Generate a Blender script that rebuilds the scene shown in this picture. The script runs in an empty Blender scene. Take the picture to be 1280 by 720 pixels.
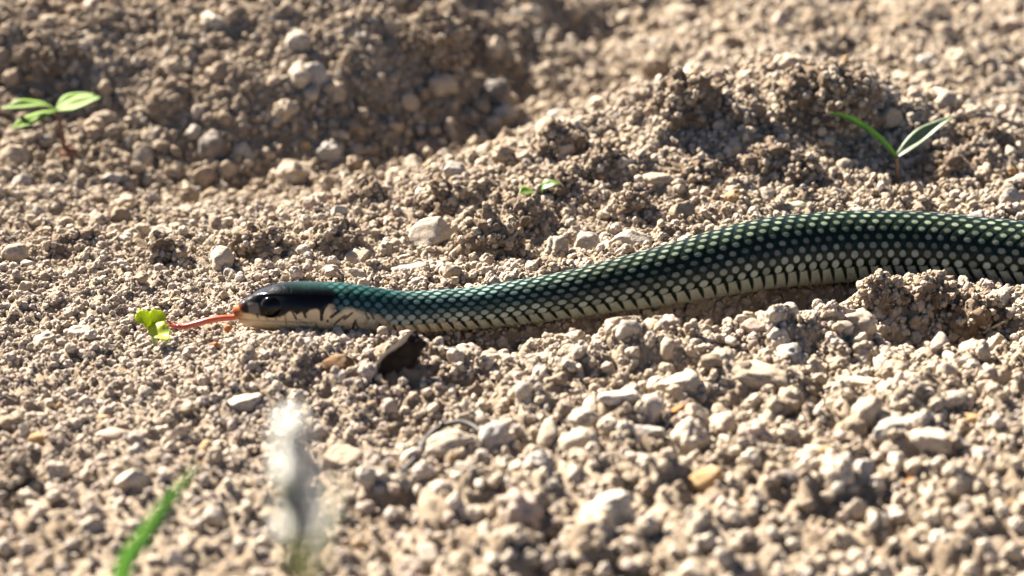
import bpy, bmesh, math, random
import numpy as np
from mathutils import Vector, Matrix, Euler

R = math.radians
SC = bpy.context.scene
COL = SC.collection

# ------------------------------------------------------------------ camera, sky, sun, exposure
PITCH = R(20.0)
DIST = 0.60                      # camera to the snake, metres
CAMPOS = np.array([0.0, -DIST * math.cos(PITCH), DIST * math.sin(PITCH)])
FWD = np.array([0.0, math.cos(PITCH), -math.sin(PITCH)])
UPV = np.array([0.0, math.sin(PITCH), math.cos(PITCH)])
FRAME_W = 0.30                   # metres across the frame at the snake
cam_data = bpy.data.cameras.new('camera')
cam_data.sensor_width = 36.0
cam_data.lens = 36.0 * DIST / FRAME_W
cam_data.clip_start = 0.01
cam_data.clip_end = 100.0
cam_data.dof.use_dof = True
cam_data.dof.focus_distance = DIST - 0.018
cam_data.dof.aperture_fstop = 12.0
cam_data.dof.aperture_blades = 0
cam = bpy.data.objects.new('camera', cam_data)
cam.location = CAMPOS
cam.rotation_euler = (math.pi / 2 - PITCH, 0, 0)
COL.objects.link(cam)
SC.camera = cam

SUN_EL = R(38.0)
SUN_AZ = R(-43.0)                # compass-like: 0 = straight behind the scene (+Y), negative = towards -X
sun_dir = Vector((math.sin(SUN_AZ) * math.cos(SUN_EL), math.cos(SUN_AZ) * math.cos(SUN_EL), math.sin(SUN_EL)))
world = bpy.data.worlds.new('World')
SC.world = world
world.use_nodes = True
wn = world.node_tree
for n in list(wn.nodes):
    wn.nodes.remove(n)
sky = wn.nodes.new('ShaderNodeTexSky')
sky.sky_type = 'NISHITA'
sky.sun_disc = False
sky.sun_elevation = SUN_EL
sky.sun_rotation = SUN_AZ
sky.air_density = 0.3
sky.dust_density = 0.8
sky.ozone_density = 0.2
bg = wn.nodes.new('ShaderNodeBackground')
bg.inputs['Strength'].default_value = 0.05
wo = wn.nodes.new('ShaderNodeOutputWorld')
wn.links.new(sky.outputs['Color'], bg.inputs['Color'])
wn.links.new(bg.outputs['Background'], wo.inputs['Surface'])

sun_data = bpy.data.lights.new('sun', 'SUN')
sun_data.energy = 5.0
sun_data.angle = R(0.53)
sun_data.color = (1.0, 0.94, 0.85)
sun = bpy.data.objects.new('sun', sun_data)
sun.rotation_euler = sun_dir.to_track_quat('Z', 'Y').to_euler()
COL.objects.link(sun)

SC.view_settings.view_transform = 'Standard'
SC.view_settings.look = 'None'
SC.view_settings.exposure = 2.7
SC.view_settings.gamma = 1.0
SC.view_settings.use_curve_mapping = False
SC.render.engine = 'CYCLES'
SC.cycles.max_bounces = 6
SC.cycles.diffuse_bounces = 1
SC.cycles.use_denoising = True
SC.cycles.denoising_input_passes = 'RGB'

# ------------------------------------------------------------------ noise
rng = np.random.default_rng(7)
random.seed(7)
_PERM = np.concatenate([rng.permutation(256)] * 3).astype(np.int64)
_g = rng.normal(size=(256, 3)); _g /= np.linalg.norm(_g, axis=1)[:, None]


def perlin(p):
    p = np.asarray(p, float)
    i = np.floor(p).astype(np.int64)
    f = p - i
    i &= 255
    u = f * f * f * (f * (f * 6 - 15) + 10)
    out = np.zeros(len(p))
    for dx in (0, 1):
        for dy in (0, 1):
            for dz in (0, 1):
                h = _PERM[_PERM[_PERM[(i[:, 0] + dx) & 255] + ((i[:, 1] + dy) & 255)] + ((i[:, 2] + dz) & 255)]
                g = _g[h]
                d = g[:, 0] * (f[:, 0] - dx) + g[:, 1] * (f[:, 1] - dy) + g[:, 2] * (f[:, 2] - dz)
                w = (u[:, 0] if dx else 1 - u[:, 0]) * (u[:, 1] if dy else 1 - u[:, 1]) * (u[:, 2] if dz else 1 - u[:, 2])
                out += w * d
    return out * 1.6


def fbm(p, octv=3, gain=0.5):
    a, s, o = 1.0, 1.0, 0.0
    for k in range(octv):
        o = o + a * perlin(np.asarray(p) * s + 13.7 * k)
        a *= gain; s *= 2.03
    return o


_RT = rng.random((65536, 4))


def _hash(ix, iy, iz):
    return (ix * 73856093 ^ iy * 19349663 ^ iz * 83492791) & 65535


def domes2(x, y, cell, keep=1.0):
    """Heights (0..1) of little hemispherical grains scattered over the plane in a jittered grid."""
    gx, gy = x / cell, y / cell
    ix, iy = np.floor(gx).astype(np.int64), np.floor(gy).astype(np.int64)
    best = np.zeros(len(x))
    for dx in (-1, 0, 1):
        for dy in (-1, 0, 1):
            cx, cy = ix + dx, iy + dy
            r = _RT[_hash(cx, cy, np.int64(cell * 1e6))]
            px, py = cx + r[:, 0], cy + r[:, 1]
            rad = 0.38 + 0.42 * r[:, 2] ** 2
            d2 = ((gx - px) ** 2 + (gy - py) ** 2) / rad ** 2
            h = np.sqrt(np.clip(1 - d2, 0, 1)) * rad * (r[:, 3] < keep)
            best = np.maximum(best, h)
    return best


def domes3(p, cell, seed=0):
    g = p / cell
    i = np.floor(g).astype(np.int64)
    best = np.zeros(len(p))
    for dx in (-1, 0, 1):
        for dy in (-1, 0, 1):
            for dz in (-1, 0, 1):
                c = i + np.array([dx, dy, dz])
                r = _RT[_hash(c[:, 0] + seed, c[:, 1], c[:, 2])]
                rad = 0.45 + 0.45 * r[:, 3] ** 2
                d2 = ((g - c - r[:, :3]) ** 2).sum(1) / rad ** 2
                best = np.maximum(best, np.sqrt(np.clip(1 - d2, 0, 1)) * rad)
    return best


def sstep(a, b, x):
    t = np.clip((x - a) / (b - a), 0, 1)
    return t * t * (3 - 2 * t)


def hermite(xs, ys, q):
    xs = np.asarray(xs, float); ys = np.asarray(ys, float); q = np.asarray(q, float)
    if ys.ndim == 1:
        ys = ys[:, None]; flat = True
    else:
        flat = False
    m = np.gradient(ys, xs, axis=0)
    k = np.clip(np.searchsorted(xs, q) - 1, 0, len(xs) - 2)
    h = (xs[k + 1] - xs[k]); t = ((q - xs[k]) / h)[:, None]; h = h[:, None]
    o = (2 * t ** 3 - 3 * t ** 2 + 1) * ys[k] + (t ** 3 - 2 * t ** 2 + t) * h * m[k] + (-2 * t ** 3 + 3 * t ** 2) * ys[k + 1] + (t ** 3 - t ** 2) * h * m[k + 1]
    return o[:, 0] if flat else o


# ------------------------------------------------------------------ surveying: picture rays -> places
def ray(px, py):
    u = (px - 640.0) / 1280.0 * FRAME_W / DIST
    v = -(py - 360.0) / 1280.0 * FRAME_W / DIST
    return FWD + np.array([u, 0, 0]) + UPV * v


def at_y(px, py, Y):
    d = ray(px, py)
    return CAMPOS + d * ((Y - CAMPOS[1]) / d[1])


def at_z(px, py, z=0.0):
    d = ray(px, py)
    return CAMPOS + d * ((z - CAMPOS[2]) / d[2])


def px_size(p):
    """Metres covered by one pixel of the 1280-wide photograph at point p."""
    return FRAME_W / 1280.0 * float(np.dot(np.asarray(p) - CAMPOS, FWD)) / DIST


# ------------------------------------------------------------------ snake centre line (surveyed: x, top, bottom, depth Y)
ST = np.array([
    # px    top    bottom  Y
    [290.6, 388.0, 391.2, -.0470],
    [292.5, 385.2, 395.0, -.0470],
    [296,   381.0, 400.8, -.0470],
    [305,   375.0, 407.0, -.0470],
    [317,   368.2, 411.0, -.0470],
    [330,   361.6, 413.5, -.0470],
    [343,   356.6, 414.6, -.0470],
    [357,   352.8, 415.2, -.0468],
    [380,   352.0, 416.2, -.0464],
    [405,   352.6, 417.6, -.0458],
    [430,   354.6, 419.6, -.0450],
    [455,   357.8, 420.0, -.0440],
    [500,   364.2, 418.7, -.0415],
    [550,   362.8, 414.6, -.0380],
    [600,   358.8, 410.8, -.0345],
    [650,   350.6, 406.0, -.0305],
    [700,   341.5, 400.0, -.0265],
    [750,   329.6, 393.0, -.0220],
    [800,   316.4, 387.0, -.0170],
    [850,   302.5, 379.5, -.0115],
    [900,   287.5, 371.5, -.0050],
    [950,   275.0, 363.5, .0015],
    [1000,  268.5, 358.5, .0070],
    [1050,  264.6, 354.8, .0105],
    [1110,  263.8, 352.5, .0125],
    [1160,  266.0, 352.5, .0120],
    [1220,  271.5, 355.5, .0090],
    [1290,  278.5, 360.5, .0040],
    [1370,  288.0, 366.0, -.0040],
])
_c = np.array([at_y(r[0], (r[1] + r[2]) / 2, r[3]) for r in ST])
_r = np.array([(r[2] - r[1]) / 2 * px_size(c) for r, c in zip(ST, _c)])
# the rest of the body lies outside the picture: it runs on over the ground and tapers to the tail
_tail = np.array([[.20, -.012, .0092], [.235, -.026, .0086], [.27, -.036, .0080], [.31, -.036, .0072], [.35, -.024, .0064],
                  [.39, -.006, .0055], [.43, .006, .0046], [.47, .008, .0037], [.52, .000, .0027], [.57, -.012, .0016], [.61, -.020, .0006]])
_c = np.vstack([_c, np.column_stack([_tail[:, 0], _tail[:, 1], _tail[:, 2] + .002])])
_r = np.concatenate([_r, _tail[:, 2]])
_px = np.concatenate([ST[:, 0], 640 + _tail[:, 0] / (FRAME_W / 1280)])
_xs = _c[:, 0]

# ------------------------------------------------------------------ lie of the land
CT = []
def ctz(px, py, z): p = at_z(px, py, z); CT.append(p)
def cty(px, py, Y, dz=0): p = at_y(px, py, Y); p[2] += dz; CT.append(p)
for px in (40, 350, 660, 1000, 1260):
    ctz(px, 715, 0.001)
ctz(60, 590, -.001); ctz(330, 590, .001); ctz(640, 590, .004); ctz(950, 580, .005); ctz(1250, 580, .006)
ctz(60, 480, 0); ctz(220, 490, .001); ctz(560, 510, .000); ctz(800, 480, .004); ctz(1000, 470, .006); ctz(1240, 470, .008)
ctz(40, 400, 0); ctz(140, 400, 0); ctz(230, 420, .0)
ctz(60, 350, 0); ctz(220, 350, -.001)
for px in (340, 400, 460, 520):
    cty(px, 429 if px < 430 else 437, -.062)                       # low lip of soil in front of the chin
cty(600, 458, -.066, -.002); cty(690, 446, -.056); cty(800, 428, -.052); cty(950, 416, -.048); cty(1030, 400, -.036)
cty(1070, 372, -.018); cty(1110, 355, -.0125); cty(1180, 358, -.012); cty(1270, 368, -.014)
# a pit in the soil right of the trough
ctz(1070, 446, .006); ctz(1125, 470, .006); ctz(1195, 452, .008)
p = at_y(1128, 425, -.042); CT.append(np.array([p[0], -.042, -.010])); CT.append(np.array([p[0] + .004, -.036, -.010]))
# the trough the body bridges
for px, Y, z in ((560, -.046, -.004), (620, -.042, -.009), (690, -.035, -.011), (770, -.032, -.014), (850, -.029, -.022), (930, -.024, -.025), (1000, -.016, -.026), (1040, -.008, -.020)):
    p = at_y(px, 400, Y); CT.append(np.array([p[0], Y, z]))
for px in (620, 690, 760, 830, 900, 960, 1010, 1060, 1110, 1170, 1230, 1290):
    x_ = (px - 640) * FRAME_W / 1280
    i_ = [float(np.interp(x_, _xs, q_)) for q_ in (_c[:, 1], _c[:, 2], _r)]
    CT.append(np.array([x_, i_[0], i_[1] - i_[2] * 1.0]))
    CT.append(np.array([x_, i_[0] + i_[2] * .8, i_[1] - i_[2] * .70]))
for px in (340, 420, 500):
    p = at_y(px, 416, -.044); CT.append(np.array([p[0], p[1], p[2] - .0005]))
# behind the snake, up the heap to its crest
ctz(400, 340, .001); ctz(520, 340, .001); ctz(620, 330, .001); cty(750, 318, .022); cty(900, 278, .042); cty(1000, 259, .058); cty(1120, 255, .058); cty(1250, 262, .055)
cty(800, 200, .085); cty(760, 160, .115); cty(870, 108, .125); cty(960, 120, .120); cty(1040, 118, .122); cty(1110, 145, .118); cty(940, 190, .088)
cty(1122, 230, .085); cty(1250, 200, .110); cty(600, 200, .110); cty(690, 190, .10); cty(480, 262, .075); cty(390, 280, .060); cty(300, 292, .050); cty(180, 300, .050); cty(40, 296, .050)
# the hollow behind it and the slope that rises beyond
cty(440, 225, .150); cty(330, 225, .150); cty(240, 205, .155); cty(530, 190, .19); cty(100, 215, .145); cty(30, 200, .150); cty(60, 130, .185); cty(160, 130, .190)
cty(550, 150, .255); cty(680, 150, .262); cty(420, 130, .184); cty(300, 120, .181); cty(400, 60, .213); cty(250, 65, .209); cty(80, 60, .212); cty(540, 60, .245); cty(600, 90, .28); cty(720, 60, .33)
for px in (40, 250, 450): cty(px, -10, .270)
cty(620, -10, .345)
for px in (900, 1100, 1270): cty(px, -5, .40)
cty(1200, 50, .315); cty(1000, 50, .315); cty(1210, 120, .235); cty(1000, 84, .265); cty(850, 60, .30); cty(1270, 150, .19)
for x, y, z in _tail[:, :3]:
    CT.append(np.array([x, y, 0.0])); CT.append(np.array([x, y + .06, .003])); CT.append(np.array([x, y - .06, .003]))
CT = np.array(CT)


def _tps_k(d2):
    return 0.5 * d2 * np.log(d2 + 1e-12)


_S = 0.1
_A = CT[:, :2] / _S
_n = len(CT)
_K = _tps_k(((_A[:, None] - _A[None]) ** 2).sum(-1)) + np.eye(_n) * 0.0025
_P = np.column_stack([np.ones(_n), _A])
_M = np.block([[_K, _P], [_P.T, np.zeros((3, 3))]])
_W = np.linalg.solve(_M, np.concatenate([CT[:, 2], np.zeros(3)]))


def macro(x, y):
    q = np.column_stack([x, y]) / _S
    out = np.empty(len(q))
    for a in range(0, len(q), 40000):
        b = q[a:a + 40000]
        out[a:a + 40000] = _tps_k(((b[:, None] - _A[None]) ** 2).sum(-1)) @ _W[:_n] + _W[_n] + b @ _W[_n + 1:]
    # beyond the surveyed ground: gently rolling soil
    dx = np.maximum(np.abs(x) - .26, 0); dy = np.maximum(np.maximum(-.24 - y, y - .44), 0)
    w = 1 - sstep(0.0, .22, np.hypot(dx, dy))
    far = .018 * fbm(np.column_stack([x * 5, y * 5, np.full(len(x), 3.3)]), 3) * sstep(.5, 3, np.hypot(x, y) + .4)
    return np.clip(out, -.06, .06) * w + far * (1 - w)


def snake_at(x):
    """Centre y, z and radius of the snake at world x."""
    xx = np.clip(x, _xs[0], _xs[-1])
    return np.interp(xx, _xs, _c[:, 1]), np.interp(xx, _xs, _c[:, 2]), np.interp(xx, _xs, _r)


def land(x, y, grain=True):
    x = np.asarray(x, float); y = np.asarray(y, float)
    h = macro(x, y)
    yc, zc, rc = snake_at(x)
    off = np.abs(y - yc)
    calm = sstep(.6, 3.0, off / .012) * 0.85 + 0.15
    calm = np.where((x < _xs[0] - .03) | (x > _xs[-1] + .03), 1.0, calm)
    back = sstep(.05, .2, y)
    lump = fbm(np.column_stack([x / .050, y / .050, np.full(len(x), 7.7)]), 2)
    lump2 = fbm(np.column_stack([x / .017, y / .017, np.full(len(x), 1.7)]), 3, .55)
    h = h + calm * (lump * (.0022 + .0034 * back) + lump2 * (.0022 + .0016 * back) * (1 - .5 * sstep(-.02, -.06, x) * sstep(.03, 0, y)))
    if grain:
        near = np.hypot(x, y - .08) < 1.1
        g = np.zeros(len(x))
        xn, yn = x[near], y[near]
        wob = .0012 * perlin(np.column_stack([xn / .004, yn / .004, np.full(len(xn), 9.1)]))
        g[near] = domes2(xn + wob, yn + wob, .0046, .8) * .0030 + domes2(xn + .31 + wob, yn, .0023) * .0017 + domes2(xn, yn + .17 - wob, .0012) * .0009
        cl = domes2(xn + wob * 2.5, yn - wob * 2.5, .0125, .6) * .0052 + domes2(xn + .7 - wob * 2, yn + wob * 2, .0075, .5) * .0028
        g[near] += cl * calm[near] * (.30 + .70 * sstep(-.035, -.06, yn) + .45 * sstep(.03, .07, yn)) * (.15 + .85 * sstep(-.08, -.02, xn))
        h = h + g * np.where(x > -9, 1, 1) * (0.5 + 0.5 * calm)
    # the body presses its bed: soil never stands inside it
    inx = (x > _xs[0]) & (x < _xs[-1])
    bed = zc - np.sqrt(np.clip(rc ** 2 - off ** 2, 0, None)) - .0006
    h = np.where(inx & (off < rc), np.minimum(h, bed), h)
    return h


def hit(px, py):
    """First point of the soil on the ray through a pixel of the photograph."""
    d = ray(px, py)
    t = np.linspace(.25, 1.5, 1600)
    p = CAMPOS + d * t[:, None]
    below = p[:, 2] < land(p[:, 0], p[:, 1], False) + .0012
    k = int(np.argmax(below))
    return p[max(k, 1)]


# ------------------------------------------------------------------ materials
def new_mat(name):
    m = bpy.data.materials.new(name)
    m.use_nodes = True
    nt = m.node_tree
    b = nt.nodes['Principled BSDF']
    return m, nt, b


def node(nt, typ, **kw):
    n = nt.nodes.new(typ)
    for k, v in kw.items():
        if k in n.inputs:
            n.inputs[k].default_value = v
        else:
            setattr(n, k, v)
    return n


def ramp(nt, stops, interp='LINEAR'):
    r = nt.nodes.new('ShaderNodeValToRGB')
    r.color_ramp.interpolation = interp
    e = r.color_ramp.elements
    while len(e) < len(stops):
        e.new(0.5)
    for k, (p, c) in enumerate(stops):
        e[k].position = p
        e[k].color = (*c, 1)
    return r


def stony(name, stops, source, scale=1.0, bump=.0006, speck=.35, dust=.65):
    """Matte mineral surface: a base tone (from SOURCE), mottling, dark and pale specks, dust and fine relief."""
    m, nt, b = new_mat(name)
    L = nt.links.new
    tc = node(nt, 'ShaderNodeTexCoord')
    geo = node(nt, 'ShaderNodeNewGeometry')
    pos = geo.outputs['Position']
    if source == 'instance':
        a = node(nt, 'ShaderNodeAttribute', attribute_type='INSTANCER', attribute_name='tint')
        fac = a.outputs['Fac']
    elif source == 'object':
        a = node(nt, 'ShaderNodeObjectInfo')
        fac = a.outputs['Random']
    else:
        a = node(nt, 'ShaderNodeTexNoise', **{'Scale': 28.0, 'Detail': 5.0, 'Roughness': .65})
        L(pos, a.inputs['Vector'])
        mr = node(nt, 'ShaderNodeMapRange', **{'From Min': .3, 'From Max': .7})
        L(a.outputs['Fac'], mr.inputs['Value'])
        fac = mr.outputs['Result']
    r = ramp(nt, stops)
    L(fac, r.inputs['Fac'])
    tone = r.outputs['Color']
    if source == 'object':
        dn = node(nt, 'ShaderNodeTexNoise', **{'Scale': 330.0, 'Detail': 4.0, 'Roughness': .7})
        L(pos, dn.inputs['Vector'])
        dm = node(nt, 'ShaderNodeMapRange', **{'From Min': .46, 'From Max': .60, 'To Min': 0.0, 'To Max': dust})
        L(dn.outputs['Fac'], dm.inputs['Value'])
        mx = node(nt, 'ShaderNodeMix', data_type='RGBA')
        mx.inputs[7].default_value = (.30, .235, .168, 1)
        L(dm.outputs['Result'], mx.inputs[0]); L(tone, mx.inputs[6])
        tone = mx.outputs[2]
    n1 = node(nt, 'ShaderNodeTexNoise', **{'Scale': 420.0 * scale, 'Detail': 5.0, 'Roughness': .7})
    L(pos, n1.inputs['Vector'])
    n2 = node(nt, 'ShaderNodeTexNoise', **{'Scale': 2100.0 * scale, 'Detail': 3.0, 'Roughness': .7})
    L(pos, n2.inputs['Vector'])
    mr1 = node(nt, 'ShaderNodeMapRange', **{'From Min': .3, 'From Max': .72, 'To Min': .78, 'To Max': 1.18})
    L(n1.outputs['Fac'], mr1.inputs['Value'])
    mr2 = node(nt, 'ShaderNodeMapRange', **{'From Min': .3, 'From Max': .7, 'To Min': 1 - speck, 'To Max': 1 + speck * .7})
    L(n2.outputs['Fac'], mr2.inputs['Value'])
    mul = node(nt, 'ShaderNodeMath', operation='MULTIPLY')
    L(mr1.outputs['Result'], mul.inputs[0]); L(mr2.outputs['Result'], mul.inputs[1])
    vm = node(nt, 'ShaderNodeVectorMath', operation='SCALE')
    L(tone, vm.inputs[0]); L(mul.outputs['Value'], vm.inputs['Scale'])
    L(vm.outputs['Vector'], b.inputs['Base Color'])
    b.inputs['Roughness'].default_value = .93
    b.inputs['Specular IOR Level'].default_value = .05
    bp = node(nt, 'ShaderNodeBump', **{'Strength': .8, 'Distance': bump})
    L(n2.outputs['Fac'], bp.inputs['Height'])
    L(bp.outputs['Normal'], b.inputs['Normal'])
    return m


TAN = (.32, .252, .180); BEIGE = (.375, .305, .228); BROWN = (.235, .175, .120)
GREY = (.285, .255, .222); PALE = (.335, .285, .225); CREAM = (.385, .335, .27); OCHRE = (.33, .205, .095); PINKISH = (.34, .26, .205); ORANGE = (.30, .125, .045)
M_SOIL = stony('soil', [(0, (.150, .107, .071)), (.35, (.21, .158, .108)), (.7, (.275, .215, .155)), (1, (.33, .268, .198))], 'noise', 1.0, .0007)
M_CRUMB = stony('crumb', [(0, BROWN), (.18, TAN), (.40, BEIGE), (.55, (.42, .355, .28)), (.68, PINKISH), (.80, GREY), (.88, PALE), (.95, CREAM), (1, OCHRE)], 'instance', 1.0, .0005)
M_CLOD = stony('clod_soil', [(0, (.115, .080, .052)), (.5, (.180, .130, .087)), (1, (.255, .196, .138))], 'noise', 1.0, .0008)
def flat_stone(name, c, bump=.0004, speck=.22, dust=.5):
    d = tuple(v * .86 for v in c)
    e = tuple(min(v * 1.10, .8) for v in c)
    return stony(name, [(0, d), (.5, c), (1, e)], 'object', .8, bump, speck, dust)
STONE = {
    'tan': flat_stone('tan_stone', TAN), 'beige': flat_stone('beige_stone', BEIGE), 'brown': flat_stone('brown_stone', BROWN),
    'grey': flat_stone('grey_stone', GREY), 'pale': flat_stone('pale_stone', PALE), 'cream': flat_stone('cream_stone', CREAM),
    'ochre': flat_stone('ochre_stone', OCHRE, dust=.3), 'pinkish': flat_stone('pinkish_stone', PINKISH), 'dark': flat_stone('shade_dark_stone', (.020, .0145, .0105), dust=.02),  # last entry: a slab's shadowed face put into its base colour
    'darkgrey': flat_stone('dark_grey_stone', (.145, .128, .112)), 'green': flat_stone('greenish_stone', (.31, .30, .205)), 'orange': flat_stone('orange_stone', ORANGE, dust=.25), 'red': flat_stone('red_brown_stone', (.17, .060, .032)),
    'chip': flat_stone('brown_chip', (.115, .066, .033), dust=.2),
}


def leafy(name, c1, c2, trans=.35, rough=.45, vein=300.0):
    m, nt, b = new_mat(name)
    L = nt.links.new
    geo = node(nt, 'ShaderNodeNewGeometry')
    n1 = node(nt, 'ShaderNodeTexNoise', **{'Scale': vein, 'Detail': 4.0, 'Roughness': .6})
    L(geo.outputs['Position'], n1.inputs['Vector'])
    r = ramp(nt, [(.3, c1), (.7, c2)])
    L(n1.outputs['Fac'], r.inputs['Fac'])
    L(r.outputs['Color'], b.inputs['Base Color'])
    b.inputs['Roughness'].default_value = rough
    bp = node(nt, 'ShaderNodeBump', **{'Strength': .4, 'Distance': .0003})
    L(n1.outputs['Fac'], bp.inputs['Height']); L(bp.outputs['Normal'], b.inputs['Normal'])
    tr = node(nt, 'ShaderNodeBsdfTranslucent')
    L(r.outputs['Color'], tr.inputs['Color'])
    mx = node(nt, 'ShaderNodeMixShader', **{'Fac': trans})
    L(b.outputs['BSDF'], mx.inputs[1]); L(tr.outputs['BSDF'], mx.inputs[2])
    L(mx.outputs['Shader'], nt.nodes['Material Output'].inputs['Surface'])
    return m


M_LIME = leafy('lime_leaf', (.38, .46, .010), (.50, .56, .026), .5, .45, 220.0)
M_GREEN = leafy('green_leaf', (.10, .19, .016), (.15, .25, .028), .5, .45, 160.0)
M_FAR = leafy('far_leaf', (.12, .21, .012), (.17, .27, .020), .4, .75, 120.0)
M_SAGE = leafy('sage_leaf', (.10, .135, .055), (.17, .205, .105), .35, .55)
M_BLADE = leafy('grass_blade', (.19, .34, .075), (.27, .44, .13), .6, .35)
M_STEM = leafy('stem', (.16, .20, .06), (.24, .27, .10), .1)
M_BSTEM = leafy('brown_stem', (.14, .07, .035), (.22, .12, .06), .05)
M_RED = leafy('red_stem', (.07, .026, .015), (.10, .036, .020), .05)
M_FLUFF = leafy('white_floret', (.86, .85, .78), (.93, .92, .87), .65, .7)
M_STRAW = leafy('straw', (.36, .26, .14), (.50, .38, .22), .05, .7)
M_TWIG = leafy('twig', (.010, .007, .005), (.022, .015, .010), .0, .7)

# ------------------------------------------------------------------ object helpers
def mesh_from(name, verts, faces, mat, smooth=True):
    me = bpy.data.meshes.new(name)
    if isinstance(faces, np.ndarray):
        nv, nf, k = len(verts), len(faces), faces.shape[1]
        me.vertices.add(nv); me.vertices.foreach_set('co', np.asarray(verts, np.float32).ravel())
        me.loops.add(nf * k); me.loops.foreach_set('vertex_index', faces.astype(np.int32).ravel())
        me.polygons.add(nf)
        me.polygons.foreach_set('loop_start', np.arange(0, nf * k, k, dtype=np.int32))
        me.update(calc_edges=True); me.validate()
    else:
        me.from_pydata([tuple(v) for v in verts], [], faces)
    if smooth:
        me.polygons.foreach_set('use_smooth', np.ones(len(me.polygons), bool))
    if mat:
        me.materials.append(mat)
    return me


def link(name, me, parent=None, loc=None, label=None, cat=None, group=None, kind=None):
    o = bpy.data.objects.new(name, me)
    COL.objects.link(o)
    if parent:
        o.parent = parent
    if loc is not None:
        o.location = loc
    tag(o, label, cat, group, kind)
    return o


def tag(o, label=None, cat=None, group=None, kind=None):
    for k, v in (('label', label), ('category', cat), ('group', group), ('kind', kind)):
        if v:
            o[k] = v
    return o


def empty(name, loc, label, cat, group=None):
    return link(name, None, None, loc, label, cat, group)


_ICO = {}
def ico(n):
    if n not in _ICO:
        bm = bmesh.new(); bmesh.ops.create_icosphere(bm, subdivisions=n, radius=1.0)
        v = np.array([x.co[:] for x in bm.verts]); f = np.array([[w.index for w in x.verts] for x in bm.faces]); bm.free()
        _ICO[n] = (v, f)
    v, f = _ICO[n]
    return v.copy(), f


def pebble_shape(seed, kind, sub=3):
    v, f = ico(sub)
    r_ = np.random.default_rng(seed)
    off = r_.random(3) * 50
    if kind == 'smooth':
        d = 1 + .26 * perlin(v * 1.1 + off) + .10 * perlin(v * 2.6 + off) + .045 * perlin(v * 6 + off) + .028 * perlin(v * 13 + off)
        v = v * d[:, None]
    elif kind == 'angular':
        for k in range(11):
            n = r_.normal(size=3); n /= np.linalg.norm(n)
            c = r_.uniform(.52, .82)
            d = v @ n
            v = v - np.outer(np.clip(d - c, 0, None) * .93, n)
        v = v * (1 + .08 * perlin(v * 3 + off) + .05 * perlin(v * 8 + off) + .025 * perlin(v * 17 + off))[:, None]
    elif kind == 'slab':                                        # blocky stone with flat faces and worn edges
        e_ = r_.uniform(.50, .68)
        v = np.sign(v) * np.abs(v) ** e_ * np.array([1.0, .8, .62])
        sh_ = r_.uniform(-.35, .35, 2)
        v[:, 0] += sh_[0] * v[:, 2]; v[:, 2] += sh_[1] * v[:, 0] * .6
        for k in range(5):
            n = r_.normal(size=3); n /= np.linalg.norm(n)
            c = r_.uniform(.62, .9)
            v = v - np.outer(np.clip(v @ n - c, 0, None) * .95, n)
        v = v * (1 + .20 * perlin(v * 2.0 + off) + .12 * perlin(v * 4.5 + off) + .06 * perlin(v * 11 + off))[:, None]
    else:                                                       # crumb: small grains caked together
        d = .80 + .22 * perlin(v * 1.3 + off) + .34 * domes3(v + off, .62, seed) + .16 * domes3(v + off, .27, seed + 5)
        v = v * d[:, None]
    v *= r_.uniform(.78, 1.12, 3)
    v -= v.mean(0)
    v /= np.abs(v).max()
    return v, f


# ------------------------------------------------------------------ soil sheet (the ground, out to the horizon)
def axis(lo, hi, fine, far):
    c = list(np.arange(lo, hi, fine))
    for s, end in ((-1, c[0]), (1, c[-1])):
        x, d, o = end, fine, []
        while abs(x) < far:
            d *= 1.05; x += s * d; o.append(x)
        c = (o[::-1] + c) if s < 0 else (c + o)
    return np.array(c)


gx = axis(-.215, .215, .00085, 15.0)
gy = np.concatenate([axis(-.19, -.09, .0011, 15.0)[:0], np.arange(-.19, -.09, .0011), np.arange(-.09, .13, .00085), np.arange(.13, .46, .0015)])
lo, hi = [], []
d = .0011; y = gy[0]
while y > -15: d *= 1.08; y -= d; lo.append(y)
d = .0015; y = gy[-1]
while y < 15: d *= 1.06; y += d; hi.append(y)
gy = np.concatenate([lo[::-1], gy, hi])
XX, YY = np.meshgrid(gx, gy)
HH = land(XX.ravel(), YY.ravel())
nx, ny = len(gx), len(gy)
idx = np.arange(nx * ny).reshape(ny, nx)
quads = np.column_stack([idx[:-1, :-1].ravel(), idx[:-1, 1:].ravel(), idx[1:, 1:].ravel(), idx[1:, :-1].ravel()])
link('ground', mesh_from('ground', np.column_stack([XX.ravel(), YY.ravel(), HH]), quads, M_SOIL), kind='structure')

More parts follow.
